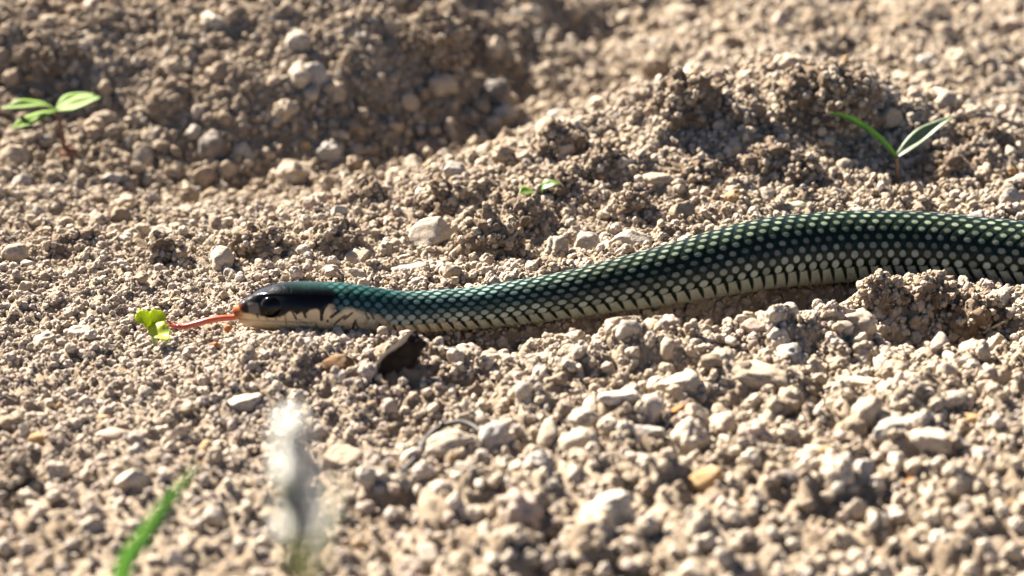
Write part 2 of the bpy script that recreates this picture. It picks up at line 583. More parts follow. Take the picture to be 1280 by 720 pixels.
# ------------------------------------------------------------------ the snake
def build_snake():
    root = empty('snake', (0, 0, 0), 'slender dark green snake with pale spotted scales and red tongue, crossing the soil', 'snake')
    px_d = np.concatenate([290.6 + (np.linspace(0, 1, 26) ** 2) * 10, np.arange(301.2, 1480, .72), np.arange(1480, _px[-1], 3.0)])
    C = hermite(_px, _c, px_d)
    # radius by interpolation in px, with a blunt snout
    Rr = np.clip(hermite(_px, _r, px_d), .0003, None)
    Rr[:26] = np.interp(px_d[:26], ST[:5, 0], _r[:5])
    Rr[:26] = _r[3] * np.sqrt(np.clip((px_d[:26] - 290.4) / (305 - 290.4), .0015, 1)) ** 1.15
    a = np.hypot
    k26 = Rr[25]
    Rr[:40] = np.convolve(np.pad(Rr[:60], 3, mode='edge'), np.ones(7) / 7, 'valid')[:40]
    T = np.gradient(C, axis=0); T /= np.linalg.norm(T, axis=1)[:, None]
    T[:40] = T[40]
    side = np.cross(T, [0, 0, 1.0]); side /= np.linalg.norm(side, axis=1)[:, None]   # points towards the camera
    up = np.cross(side, T)
    s = np.concatenate([[0], np.cumsum(np.linalg.norm(np.diff(C, axis=0), axis=1))])
    ppm = FRAME_W / 1280
    pitch = np.interp(px_d, [400, 430, 480, 540, 600, 700, 800, 950, 1300], [10.5, 11.5, 13, 14.5, 15.3, 16.6, 17.2, 17.9, 17.9]) * ppm
    pitch *= np.clip(Rr / .0095, .25, 1) ** np.clip((px_d - 1300) / 250, 0, 1)
    U = np.concatenate([[0], np.cumsum(np.diff(s) / ((pitch[1:] + pitch[:-1]) / 2))])
    NA = 240
    th = np.linspace(0, 2 * math.pi, NA, endpoint=False)        # from the top, round by the camera side
    N = len(px_d)
    PX = np.repeat(px_d[:, None], NA, 1); TH = np.repeat(th[None], N, 0)
    ex = np.where(TH > math.pi, 2 * math.pi - TH, TH)           # angle from the top, mirrored 0..pi
    RR = np.repeat(Rr[:, None], NA, 1)
    head = 1 - sstep(405, 450, PX)
    wid = np.interp(px_d, [290, 297, 310, 330, 355, 385, 410, 440, 500, 700], [.85, .84, .80, .80, .86, .95, .98, .98, 1.0, 1.0])[:, None]
    # cross-section: rounded, a little flattened below
    cs, sn = np.cos(TH), np.sin(TH)
    pw = np.interp(px_d, [290, 330, 400, 450, 2000], [.95, .84, .86, 1, 1])[:, None]
    ux = np.sign(sn) * np.abs(sn) ** pw * wid
    uz = np.sign(cs) * np.abs(cs) ** pw
    uz = np.where(uz < -.80, -.80 + (uz + .80) * (.75 + .25 * head), uz)
    # pseudo picture height of every point, for the head markings
    cyp = np.interp(px_d, ST[:, 0], (ST[:, 1] + ST[:, 2]) / 2)[:, None]
    Rp = np.interp(px_d, ST[:, 0], (ST[:, 2] - ST[:, 1]) / 2)[:, None]
    el = math.pi / 2 - ex
    PY = cyp - Rp * (uz * math.cos(PITCH) - np.abs(ux) * math.sin(PITCH))
    # ---------------- scales
    row = ex / R(13.7)
    W = np.repeat(U[:, None], NA, 1)
    nz = perlin(np.column_stack([W.ravel() * .5, row.ravel() * .5, np.zeros(W.size)])).reshape(W.shape)
    bd = np.full(W.shape, 9.0); bu = np.zeros(W.shape); bk = np.zeros(W.shape); bc = np.zeros(W.shape); brow = np.zeros(W.shape)
    for dk in (-1, 0, 1):
        k = np.round(row) + dk
        k = np.clip(k, 0, 7)
        ph = .5 * (np.abs(k) % 2)
        uc = np.round(W - ph) + ph
        for du in (-.0,):
            dd = np.abs(W - uc) / .5 + np.abs(row - k)
            m_ = dd < bd
            bd = np.where(m_, dd, bd); bu = np.where(m_, W - uc, bu); bk = np.where(m_, row - k, bk); brow = np.where(m_, k, brow); bc = np.where(m_, uc, bc)
    idr = _RT[_hash((bc * 2).astype(np.int64), brow.astype(np.int64), (TH > math.pi).astype(np.int64))]
    ventral = row > 7.55
    # plates under the belly, their seams leaning back as they rise
    vp = W - (row - 7.5) * .26 + .25
    vf = vp - np.floor(vp)
    on = sstep(398, 432, PX)                                     # scales start behind the head
    bdr = np.sqrt((bu / .5) ** 2 + bk ** 2 + np.abs(bu / .5 * bk) * .9)
    dome = np.clip(1 - bdr ** 2, 0, 1) ** .6
    tilt = np.clip(.5 + bu, 0, 1) * np.clip(1 - bdr, 0, 1) ** .35
    rel = (.00016 * dome + .00022 * tilt) * on * np.clip(RR / .008, 0, 1)
    relv = (.00022 * vf ** .7 * np.clip((1 - vf) / .08, 0, 1)) * on
    disp = np.where(ventral, relv, rel)
    # ---------------- head relief: brow ridge, eye socket, mouth line, nostril, plate seams
    def seg(ax, ay, bx, by):
        vx, vy = bx - ax, by - ay
        t = np.clip(((PX - ax) * vx + (PY - ay) * vy) / (vx * vx + vy * vy + 1e-9), 0, 1)
        return np.hypot(PX - ax - t * vx, PY - ay - t * vy)
    pm = ppm
    hb = PX < 470
    disp = disp + np.where(hb, .0006 * np.exp(-((PX - 344) / 16) ** 2 - ((PY - 369.0) / 4.0) ** 2), 0)
    disp = disp - np.where(hb, .0006 * np.exp(-((PX - 342) / 13) ** 2 - ((PY - 382) / 9) ** 2), 0)
    mouth_y = np.interp(PX, [291, 300, 320, 345, 370, 395], [393, 398.5, 401, 402.5, 404, 404.5])
    disp = disp - np.where((PX < 396), .00035 * np.exp(-((PY - mouth_y) / 1.3) ** 2), 0)
    disp = disp - .00035 * np.exp(-((PX - 309.5) / 2.0) ** 2 - ((PY - 385.0) / 1.6) ** 2)
    for q in ((318, 366, 324, 382), (326, 380, 330, 394), (308, 372, 312, 392), (363, 358, 366, 384), (383, 354, 388, 386), (352, 354, 362, 366), (398, 356, 404, 384)):
        disp = disp - np.where(hb, .00004 * np.exp(-(seg(*q) / 1.0) ** 2), 0)
    sut = [(324, 391, 324, 400), (335, 393, 335, 402), (345, 395, 346, 403), (357, 394, 358, 405), (370, 390, 372, 404), (385, 388, 386, 404)]
    for q in sut:
        disp = disp - np.where(hb, .00012 * np.exp(-(seg(*q) / 1.0) ** 2), 0)
    RA = RR
    P = C[:, None] + side[:, None] * (ux * RA)[..., None] + up[:, None] * (uz * RA)[..., None]
    nrm = side[:, None] * ux[..., None] + up[:, None] * uz[..., None]
    nrm /= np.linalg.norm(nrm, axis=-1)[..., None] + 1e-9
    P = P + nrm * disp[..., None]
    # ---------------- pigment
    def mix(a, b, t):
        t = np.clip(t, 0, 1)[..., None]
        return np.asarray(a) * (1 - t) + np.asarray(b) * t
    shp = W.shape + (3,)
    teal = sstep(560, 470, PX)
    mid = sstep(760, 560, PX)
    base = np.broadcast_to(np.array([.0020, .0066, .0036]), shp)
    base = mix(base, [.0032, .0165, .0125], mid * .85)
    low = sstep(3.5, 7, row)
    spot_up = mix(np.array([.125, .145, .092]), [.165, .235, .205], mid)
    spot_up = mix(spot_up, [.016, .066, .058], teal)
    spot_mid = mix(np.array([.085, .092, .072]), [.075, .105, .090], mid)
    spot_mid = mix(spot_mid, [.042, .078, .084], teal)
    spot_low = mix(np.array([.190, .212, .172]), [.23, .25, .195], mid)
    spot_low = mix(spot_low, [.19, .215, .185], teal)
    brw = brow
    t1 = sstep(2.0, 4.2, brw); t2 = sstep(4.8, 6.6, brw)
    spot = mix(mix(spot_up, spot_mid, t1), spot_low, t2)
    spot = spot * (1 + .42 * (idr[..., 1:2] - .5) * 2)
    ax_ = np.interp(PX, [430, 520, 620, 800, 1000], [.76, .75, .74, .68, .63]) * (1 + .12 * (idr[..., 2] - .5))
    ay_ = np.interp(brw, [0, 2, 4, 5, 6, 7], [.33, .34, .36, .40, .50, .56]) + mid * .10 + teal * .10
    ax_ = ax_ * np.interp(brw, [0, 4, 6, 7], [.92, .92, 1.0, 1.08])
    bu2 = bu - .03 + .05 * (idr[..., 3] - .5)
    sd = np.sqrt((bu2 / .5 / ax_) ** 2 + (bk / ay_) ** 2)
    sm = 1 - sstep(.66, 1.02, sd + .10 * nz)
    colr = mix(base, spot, sm)
    cream = mix(np.array([.250, .260, .200]), [.44, .36, .225], sstep(640, 500, PX))
    belly = mix(cream, [.25, .175, .105], sstep(9.2, 12.5, row) * .8)  # shadow under the body painted in: plates turn brown towards the underside
    swd = np.clip(.21 - .060 * (row - 7.5), .05, .2)
    streak = (1 - sstep(swd * .6, swd * 1.3, np.abs(vf - .5))) * (1 - sstep(8.9, 10.6, row)) * np.interp(PX, [440, 480, 560], [0, .55, 1])
    plate = mix(belly, np.array([.010, .014, .010]), streak)
    seam_soft = (1 - sstep(.03, .07, np.abs(vf - .5))) * .35
    plate = mix(plate, np.array([.10, .075, .045]), seam_soft * sstep(9, 10.5, row))
    # the outer edge of each plate is bordered dark against the flank
    edge = (1 - sstep(.0, .16, np.abs(row - 7.55))) * np.interp(PX, [450, 520, 640], [0, .35, .75]) * (1 - sstep(.10, .34, np.abs(np.abs(vf - .0) * 1 - .0) * (vf < .5) + np.abs(1 - vf) * (vf >= .5)) * .6)
    plate = mix(plate, np.array([.010, .014, .010]), edge)
    colr = np.where(ventral[..., None], plate, colr)
    # throat and nape: cream climbs higher behind the jaw
    ythr = np.interp(PX, [400, 418, 428, 445, 465, 485, 510], [382, 392, 385, 389, 395, 402, 413])
    creamy = sstep(-3, 4, PY - ythr + 3.0 * nz) * sstep(520, 470, PX)
    flecks = np.clip(1 - sstep(.45, .9, sd), 0, 1)
    thro = mix(np.array([.52, .40, .235]), [.46, .30, .150], sstep(404, 418, PY))
    colr = mix(colr, thro, creamy * np.where(ventral, .85, .55 + .45 * sstep(470, 430, PX)))
    # ---------------- head
    hd = np.broadcast_to(np.array([.52, .385, .215]), shp)
    hd = mix(hd, [.44, .29, .145], sstep(402, 414, PY))
    hd = mix(hd, [.38, .185, .075], sstep(312, 298, PX) * .7)
    yb = np.interp(PX, [288, 300, 306, 316, 328, 340, 350, 356, 362, 366, 371, 378, 381, 387, 394, 399, 401.5, 404, 408, 413, 417, 420, 423, 426, 430],
                   [380, 381, 391, 392, 394.5, 396.5, 396, 394, 390, 390, 394.5, 390, 393.5, 387, 386, 389, 398, 388, 381, 380, 384, 395, 393, 384, 372])
    dark = 1 - sstep(-1.6, 1.6, PY - yb + 1.2 * nz)
    cap = np.broadcast_to(np.array([.0026, .0029, .0034]), shp)
    cap = mix(cap, [.009, .026, .019], sstep(366, 355, PY) * sstep(345, 385, PX))
    cap = mix(cap, [.012, .011, .0105], sstep(330, 300, PX) * sstep(384, 370, PY) * .8)
    lore = sstep(312, 316, PX) * sstep(330, 326, PX) * sstep(376, 380, PY)
    cap = mix(cap, [.125, .098, .075], lore * .85)
    hcol = mix(hd, cap, dark)
    snout = sstep(313, 296, PX) * sstep(376, 387, PY) * (1 - sstep(392, 400, PY))
    hcol = mix(hcol, [.21, .050, .012], snout)
    line = np.zeros(W.shape)
    for (q, wd, al) in (((324, 392, 324, 397), .9, .8), ((335, 395, 335.5, 400), .8, .7), ((345, 396, 346, 402), .8, .6), ((357, 394, 358, 407), .8, .6),
                        ((366, 390, 371, 399), 1.3, .9), ((379, 390, 382, 396), 1.5, .95), ((400, 386, 401, 399), 1.8, 1), ((420, 388, 412, 396), 1.6, 1),
                        ((374, 399, 383, 405), .8, .5), ((395, 406, 396, 408), 1.3, .8), ((408, 400.5, 408.6, 401.5), 1.4, .9), ((421, 400, 417, 405), 1.2, .9), ((428, 394, 420, 401), 1.2, .9),
                        ((441, 401, 439, 410), 1.6, .9), ((436, 391, 428, 398), 1.5, .9), ((447, 411, 443, 405), 1.2, .8), ((427, 408, 425, 410), 1.3, .8), ((452, 392, 456, 398), 1.6, .7), ((470, 405, 477, 413), 1.5, .8), ((462, 398, 458, 391), 1.3, .8), ((487, 406, 491, 412), 1.5, .9)):
        line = np.maximum(line, al * (1 - sstep(wd * .6, wd * 1.5, seg(*q) + .3 * nz)))
    hw = 1 - sstep(406, 424, PX + (PY - 370) * .18 + 5 * nz - 14 * sstep(366, 354, PY) * -1)
    colr = mix(colr, hcol, hw)
    colr = mix(colr, np.array([.012, .012, .012]), line * (PX < 500) * sstep(384, 389, PY))
    mline = (1 - sstep(.5, 1.5, np.abs(PY - mouth_y))) * (PX < 392) * .35
    colr = mix(colr, np.array([.22, .12, .06]), mline)
    colr = np.clip(colr * (1 + .10 * nz[..., None]), 0.002, .8)
    # ---------------- mesh
    V = P.reshape(-1, 3)
    ii = np.arange(N * NA).reshape(N, NA)
    nb = np.roll(ii, -1, axis=1)
    F = np.column_stack([ii[:-1].ravel(), nb[:-1].ravel(), nb[1:].ravel(), ii[1:].ravel()])
    # snout cap
    m, nt, b = new_mat('snake_skin')
    L = nt.links.new
    att = node(nt, 'ShaderNodeAttribute', attribute_name='pigment')
    geo = node(nt, 'ShaderNodeNewGeometry')
    n1 = node(nt, 'ShaderNodeTexNoise', **{'Scale': 1500.0, 'Detail': 3.0})
    L(geo.outputs['Position'], n1.inputs['Vector'])
    mr = node(nt, 'ShaderNodeMapRange', **{'From Min': .3, 'From Max': .7, 'To Min': .32, 'To Max': .50})
    L(n1.outputs['Fac'], mr.inputs['Value']); gl = node(nt, 'ShaderNodeAttribute', attribute_name='gloss')
    sb = node(nt, 'ShaderNodeMath', operation='SUBTRACT')
    L(mr.outputs['Result'], sb.inputs[0]); L(gl.outputs['Fac'], sb.inputs[1]); L(sb.outputs['Value'], b.inputs['Roughness'])
    L(att.outputs['Color'], b.inputs['Base Color'])
    b.inputs['Specular IOR Level'].default_value = .12
    me = mesh_from('snake_body', V, F, m)
    ca = me.color_attributes.new('pigment', 'FLOAT_COLOR', 'POINT')
    ca.data.foreach_set('color', np.column_stack([colr.reshape(-1, 3), np.ones(N * NA)]).astype(np.float32).ravel())
    ga = me.attributes.new('gloss', 'FLOAT', 'POINT'); ga.data.foreach_set('value', (.15 * hw + .04).astype(np.float32).ravel())
    body = link('body', me, root)
    # close the snout with a fan
    # ---------------- eyes
    me_eye, nte, be = new_mat('snake_eye')
    be.inputs['Base Color'].default_value = (.0022, .0020, .0020, 1); be.inputs['Roughness'].default_value = .10; be.inputs['Specular IOR Level'].default_value = .10
    be.inputs['Coat Weight'].default_value = .08; be.inputs['Coat Roughness'].default_value = .03
    mi, nti, bi = new_mat('snake_iris')
    bi.inputs['Base Color'].default_value = (.030, .020, .014, 1); bi.inputs['Roughness'].default_value = .15
    bi.inputs['Coat Weight'].default_value = .3
    k = int(np.argmin(np.abs(px_d - 343.0)))
    for sg in (1, -1):
        u_ = .0
        cen = C[k] + side[k] * sg * (Rr[k] * wid[k, 0] * .985 - .0015) + up[k] * (.0018)
        v, f = ico(4)
        fr = np.stack([T[k], side[k] * sg, up[k]], 1)
        vv = (v * np.array([.0033, .0024, .0032])) @ fr.T + cen
        link('eye', mesh_from('eye', vv, f, me_eye), root)
    # ---------------- tongue
    mt, ntt, bt = new_mat('tongue_flesh')
    bt.inputs['Roughness'].default_value = .22
    bt.inputs['Subsurface Weight'].default_value = .0
    geo = node(ntt, 'ShaderNodeSeparateXYZ'); g2 = node(ntt, 'ShaderNodeNewGeometry')
    ntt.links.new(g2.outputs['Position'], geo.inputs['Vector'])
    mr = node(ntt, 'ShaderNodeMapRange', **{'From Min': (208 - 640) * ppm, 'From Max': (296 - 640) * ppm})
    ntt.links.new(geo.outputs['X'], mr.inputs['Value'])
    rp = ramp(ntt, [(0, (.20, .016, .012)), (.35, (.28, .036, .026)), (.6, (.33, .060, .036)), (1, (.38, .075, .026))])
    ntt.links.new(mr.outputs['Result'], rp.inputs['Fac']); ntt.links.new(rp.outputs['Color'], bt.inputs['Base Color'])
    tv, tf = [], []
    def tube(pts, rads, flat=1.0, ns=10):
        pts = np.array(pts); n0 = len(tv)
        tg = np.gradient(pts, axis=0)
        for p, t_, r_ in zip(pts, tg, rads):
            t_ = t_ / np.linalg.norm(t_)
            sd_ = np.cross(t_, [0, 0, 1.0]); sd_ /= np.linalg.norm(sd_); u_ = np.cross(sd_, t_)
            for q in range(ns):
                an = 2 * math.pi * q / ns
                tv.append(p + sd_ * math.cos(an) * r_ + u_ * math.sin(an) * r_ * flat)
        for i in range(len(pts) - 1):
            for q in range(ns):
                a_ = n0 + i * ns + q; b_ = n0 + i * ns + (q + 1) % ns
                tf.append((a_, b_, b_ + ns, a_ + ns))
        tf.append(tuple(n0 + q for q in range(ns))[::-1]); tf.append(tuple(n0 + (len(pts) - 1) * ns + q for q in range(ns)))
    tp = [(300, 395.5), (290, 397), (280, 397.6), (270, 398.8), (258, 401.2), (246, 404.6), (236, 407.2), (228, 408.6), (221, 407.8)]
    q_ = np.linspace(0, len(tp) - 1, 40)
    tpp = hermite(np.arange(len(tp)), np.array(tp, float), q_)
    tube([at_y(x, y_, -.0475) for x, y_ in tpp], np.interp(q_, [0, 3, 6, 8], [3.6, 3.9, 3.6, 2.9]) * ppm, .95)
    for dy_, dY in ((-1, .0016), (1, -.0014)):
        fk = [(222, 407.8), (217, 407.2 + dy_ * .8), (212, 405.0 + dy_ * 2.2), (207, 401.5 + dy_ * 4.0)]
        q_ = np.linspace(0, 3, 14)
        fkk = hermite(np.arange(4), np.array(fk, float), q_)
        tube([at_y(x, y_, -.0475 + dY * t_) for (x, y_), t_ in zip(fkk, q_ / 3)], np.interp(q_, [0, 1, 3], [2.2, 1.9, .6]) * ppm, 1.0, 8)
    link('tongue', mesh_from('tongue', tv, tf, mt), root)
    return root


build_snake()

# ------------------------------------------------------------------ clods: caked soil standing out of the ground, each with its loose crumbs
def outside_snake(p, pad=.0):
    yc, zc, rc = snake_at(p[:, 0])
    d = np.hypot(p[:, 1] - yc, p[:, 2] - zc)
    inx = (p[:, 0] > _xs[0] - .004) & (p[:, 0] < _xs[-1])
    return ~(inx & (d < rc + pad))


PROTO = bpy.data.collections.new('grain_shapes')
N_SH = {'crumb': 9, 'smooth': 7, 'angular': 6}
kinds = []
for kd in ('crumb', 'smooth', 'angular'):
    for q in range(N_SH[kd]):
        v, f = pebble_shape(900 + len(kinds) * 17, kd, 4 if kd == 'crumb' else 3)
        me = mesh_from('grain_shape', v, f, M_CRUMB)
        o = bpy.data.objects.new('grain_shape_%02d' % len(kinds), me)
        PROTO.objects.link(o)
        kinds.append(kd)
N_PROTO = len(kinds)


def scatter_tree():
    ng = bpy.data.node_groups.new('scatter_grains', 'GeometryNodeTree')
    ng.interface.new_socket('Geometry', in_out='INPUT', socket_type='NodeSocketGeometry')
    ng.interface.new_socket('Geometry', in_out='OUTPUT', socket_type='NodeSocketGeometry')
    A = ng.nodes.new
    gi, go = A('NodeGroupInput'), A('NodeGroupOutput')
    ci = A('GeometryNodeCollectionInfo'); ci.inputs['Collection'].default_value = PROTO
    ci.inputs['Separate Children'].default_value = True; ci.inputs['Reset Children'].default_value = True
    iop = A('GeometryNodeInstanceOnPoints'); iop.inputs['Pick Instance'].default_value = True
    def attr(nm, ty):
        n = A('GeometryNodeInputNamedAttribute'); n.data_type = ty; n.inputs['Name'].default_value = nm
        return n
    ai, ar, asc = attr('shape', 'INT'), attr('turn', 'FLOAT_VECTOR'), attr('size', 'FLOAT_VECTOR')
    e2r = A('FunctionNodeEulerToRotation')
    l = ng.links.new
    l(gi.outputs[0], iop.inputs['Points']); l(ci.outputs[0], iop.inputs['Instance'])
    l(ai.outputs['Attribute'], iop.inputs['Instance Index'])
    l(ar.outputs['Attribute'], e2r.inputs[0]); l(e2r.outputs[0], iop.inputs['Rotation'])
    l(asc.outputs['Attribute'], iop.inputs['Scale']); l(iop.outputs['Instances'], go.inputs[0])
    return ng


GRAINS = scatter_tree()


def grains(name, pts, size, shape, tint, parent=None, seed=0):
    r_ = np.random.default_rng(seed)
    n = len(pts)
    me = bpy.data.meshes.new(name)
    me.vertices.add(n); me.vertices.foreach_set('co', np.asarray(pts, np.float32).ravel())
    a = me.attributes.new('shape', 'INT', 'POINT'); a.data.foreach_set('value', shape.astype(np.int32))
    a = me.attributes.new('turn', 'FLOAT_VECTOR', 'POINT'); a.data.foreach_set('vector', (r_.random((n, 3)) * 6.283).astype(np.float32).ravel())
    s3 = size[:, None] * r_.uniform(.75, 1.1, (n, 3))
    a = me.attributes.new('size', 'FLOAT_VECTOR', 'POINT'); a.data.foreach_set('vector', s3.astype(np.float32).ravel())
    a = me.attributes.new('tint', 'FLOAT', 'POINT'); a.data.foreach_set('value', tint.astype(np.float32))
    o = link(name, me, parent, kind='stuff')
    md = o.modifiers.new('grains', 'NODES'); md.node_group = GRAINS
    return o


CLODS = [
    # px, py, width px, height px, sink, roughness, label
    (1040, 130, 132, 88, .22, 1.0, 'large dark brown clod standing on the crest of the soil heap above the seedling'),
    (855, 133, 80, 70, .22, 1.0, 'rounded clod with a deeply shaded side at the crest left of the largest clod'),
    (612, 302, 80, 62, .26, 1.0, 'brown crumbly clod just behind the middle of the snake'),
    (760, 206, 58, 48, .28, 1.0, 'small crumbly clod above the oval tan pebble on the heap'),
    (1105, 366, 52, 50, .35, .9, 'pale crumbly clod standing against the front of the snake'),
    (1166, 364, 56, 46, .35, 1.0, 'brown crumbly clod just right of the pale clod before the snake'),
    (330, 302, 74, 46, .40, 1.0, 'low pale crumbly clod on the soil rise behind the snake head'),
    (700, 232, 40, 28, .4, 1.0, 'little clod beside the small green leaf on the heap'),
    (1222, 395, 60, 60, .4, .9, 'tan clod under the fallen stem in front of the snake at the frame edge'),
    (95, 308, 56, 40, .45, 1.0, 'small grey brown clod on the soil rise behind the lime leaf'),
    (200, 312, 62, 40, .4, 1.0, 'shaded brown clod on the soil rise between the lime leaf and the hollow'),
    (540, 45, 96, 70, .35, .8, 'big blurred clod overhanging the dark hollow at the top of the slope'),
    (215, 130, 66, 50, .4, .8, 'blurred clod at the head of the shaded hollow beside the far seedling'),
    (60, 62, 100, 54, .4, .8, 'dark blurred clod on the far slope above the green far seedling'),
    (965, 203, 74, 44, .34, 1.0, 'flat crumbly clod on the heap below the largest clod'),
    (460, 245, 56, 34, .4, 1.0, 'crumbly clod at the low end of the heap beside the hollow'),
    (870, 222, 70, 42, .34, 1.0, 'crumbly clod right of the oval tan pebble on the heap'),
    (18, 602, 46, 46, .4, .9, 'tan clod at the frame edge below the round brown pebble'),
    (700, 180, 54, 44, .26, 1.0, 'crumbly clod on the crest slope left of the rounded shaded clod'),
    (790, 258, 46, 36, .30, 1.0, 'small crumbly clod between the oval tan pebble and the snake'),
    (925, 150, 62, 48, .26, 1.0, 'crumbly clod between the rounded shaded clod and the largest clod'),
    (1000, 215, 52, 38, .32, 1.0, 'crumbly clod left of the seedling stem'),
    (1180, 215, 54, 38, .32, 1.0, 'crumbly clod right of the seedling stem'),
    (660, 278, 56, 44, .28, 1.0, 'crumbly clod below the small green leaf on the heap'),
    (560, 252, 58, 42, .28, 1.0, 'crumbly clod on the heap above the whitish rough rock'),
    (420, 300, 62, 42, .30, 1.0, 'crumbly clod on the rise behind the snake nape'),
    (1232, 172, 62, 38, .32, 1.0, 'crumbly clod at the frame edge right of the seedling leaf'),
]
CLOD_BALLS = []
for k, (px, py, w, h, sink, rough, lab) in enumerate(CLODS):
    base = hit(px, min(py + h * .30, 700))
    sc_ = px_size(base)
    rx, rz = w / 2 * sc_, h / 2 * sc_ * 1.15
    v, f = ico(5)
    off = np.random.default_rng(300 + k).random(3) * 40
    d_ = .76 + .28 * fbm(v * 1.15 + off, 2) * rough + .20 * fbm(v * 2.9 + off, 2)
    v = v * d_[:, None] * np.array([rx, rx * .85, rz])
    n_ = v / (np.linalg.norm(v, axis=1)[:, None] + 1e-9)
    v = v + n_ * (domes3(v + off, .0042, k) * .0030 + domes3(v + off, .0021, k + 3) * .0016 + domes3(v + off, .0011, k + 4) * .0007)[:, None]
    cen = np.array([base[0], base[1] + rx * .25, base[2] + rz * (1 - 2 * sink) * .8])
    wv = v + cen
    yc, zc, rc = snake_at(wv[:, 0])                 # never into the snake's flank
    dy, dz = wv[:, 1] - yc, wv[:, 2] - zc
    dd = np.hypot(dy, dz); ins = (dd < rc + .0006) & (wv[:, 0] > _xs[0]) & (cen[1] < .03)
    fac = np.where(ins, (rc + .0006) / (dd + 1e-9), 1)
    wv[:, 1] = yc + dy * fac; wv[:, 2] = zc + dz * fac
    v = wv - cen
    root = empty('soil_clod', cen, lab, 'clod', 'crumbly clods of soil')
    link('lump', mesh_from('lump', v, f, M_CLOD), root)
    r_ = np.random.default_rng(400 + k)
    npt = int(130 * (rx * rz) / (.009 * .006)) + 60
    pk = r_.choice(np.where(n_[:, 2] > -.35)[0], min(npt, 900))
    ok = outside_snake(wv[pk], .0015)
    pk = pk[ok]
    sz = .0005 + .0012 * r_.random(len(pk)) ** 2.2
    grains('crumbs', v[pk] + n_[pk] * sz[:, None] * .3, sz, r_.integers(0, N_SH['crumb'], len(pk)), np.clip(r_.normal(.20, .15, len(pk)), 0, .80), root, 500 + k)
    CLOD_BALLS.append((cen, rx, rz))

# ------------------------------------------------------------------ notable stones
SHAPES = {}
def stone_mesh(kind, seed, mat):
    key = (kind, seed, mat)
    if key not in SHAPES:
        v, f = pebble_shape(40 + seed * 31, kind, 4)
        SHAPES[key] = mesh_from('pebble', v, f, STONE[mat], smooth=True)
    return SHAPES[key]


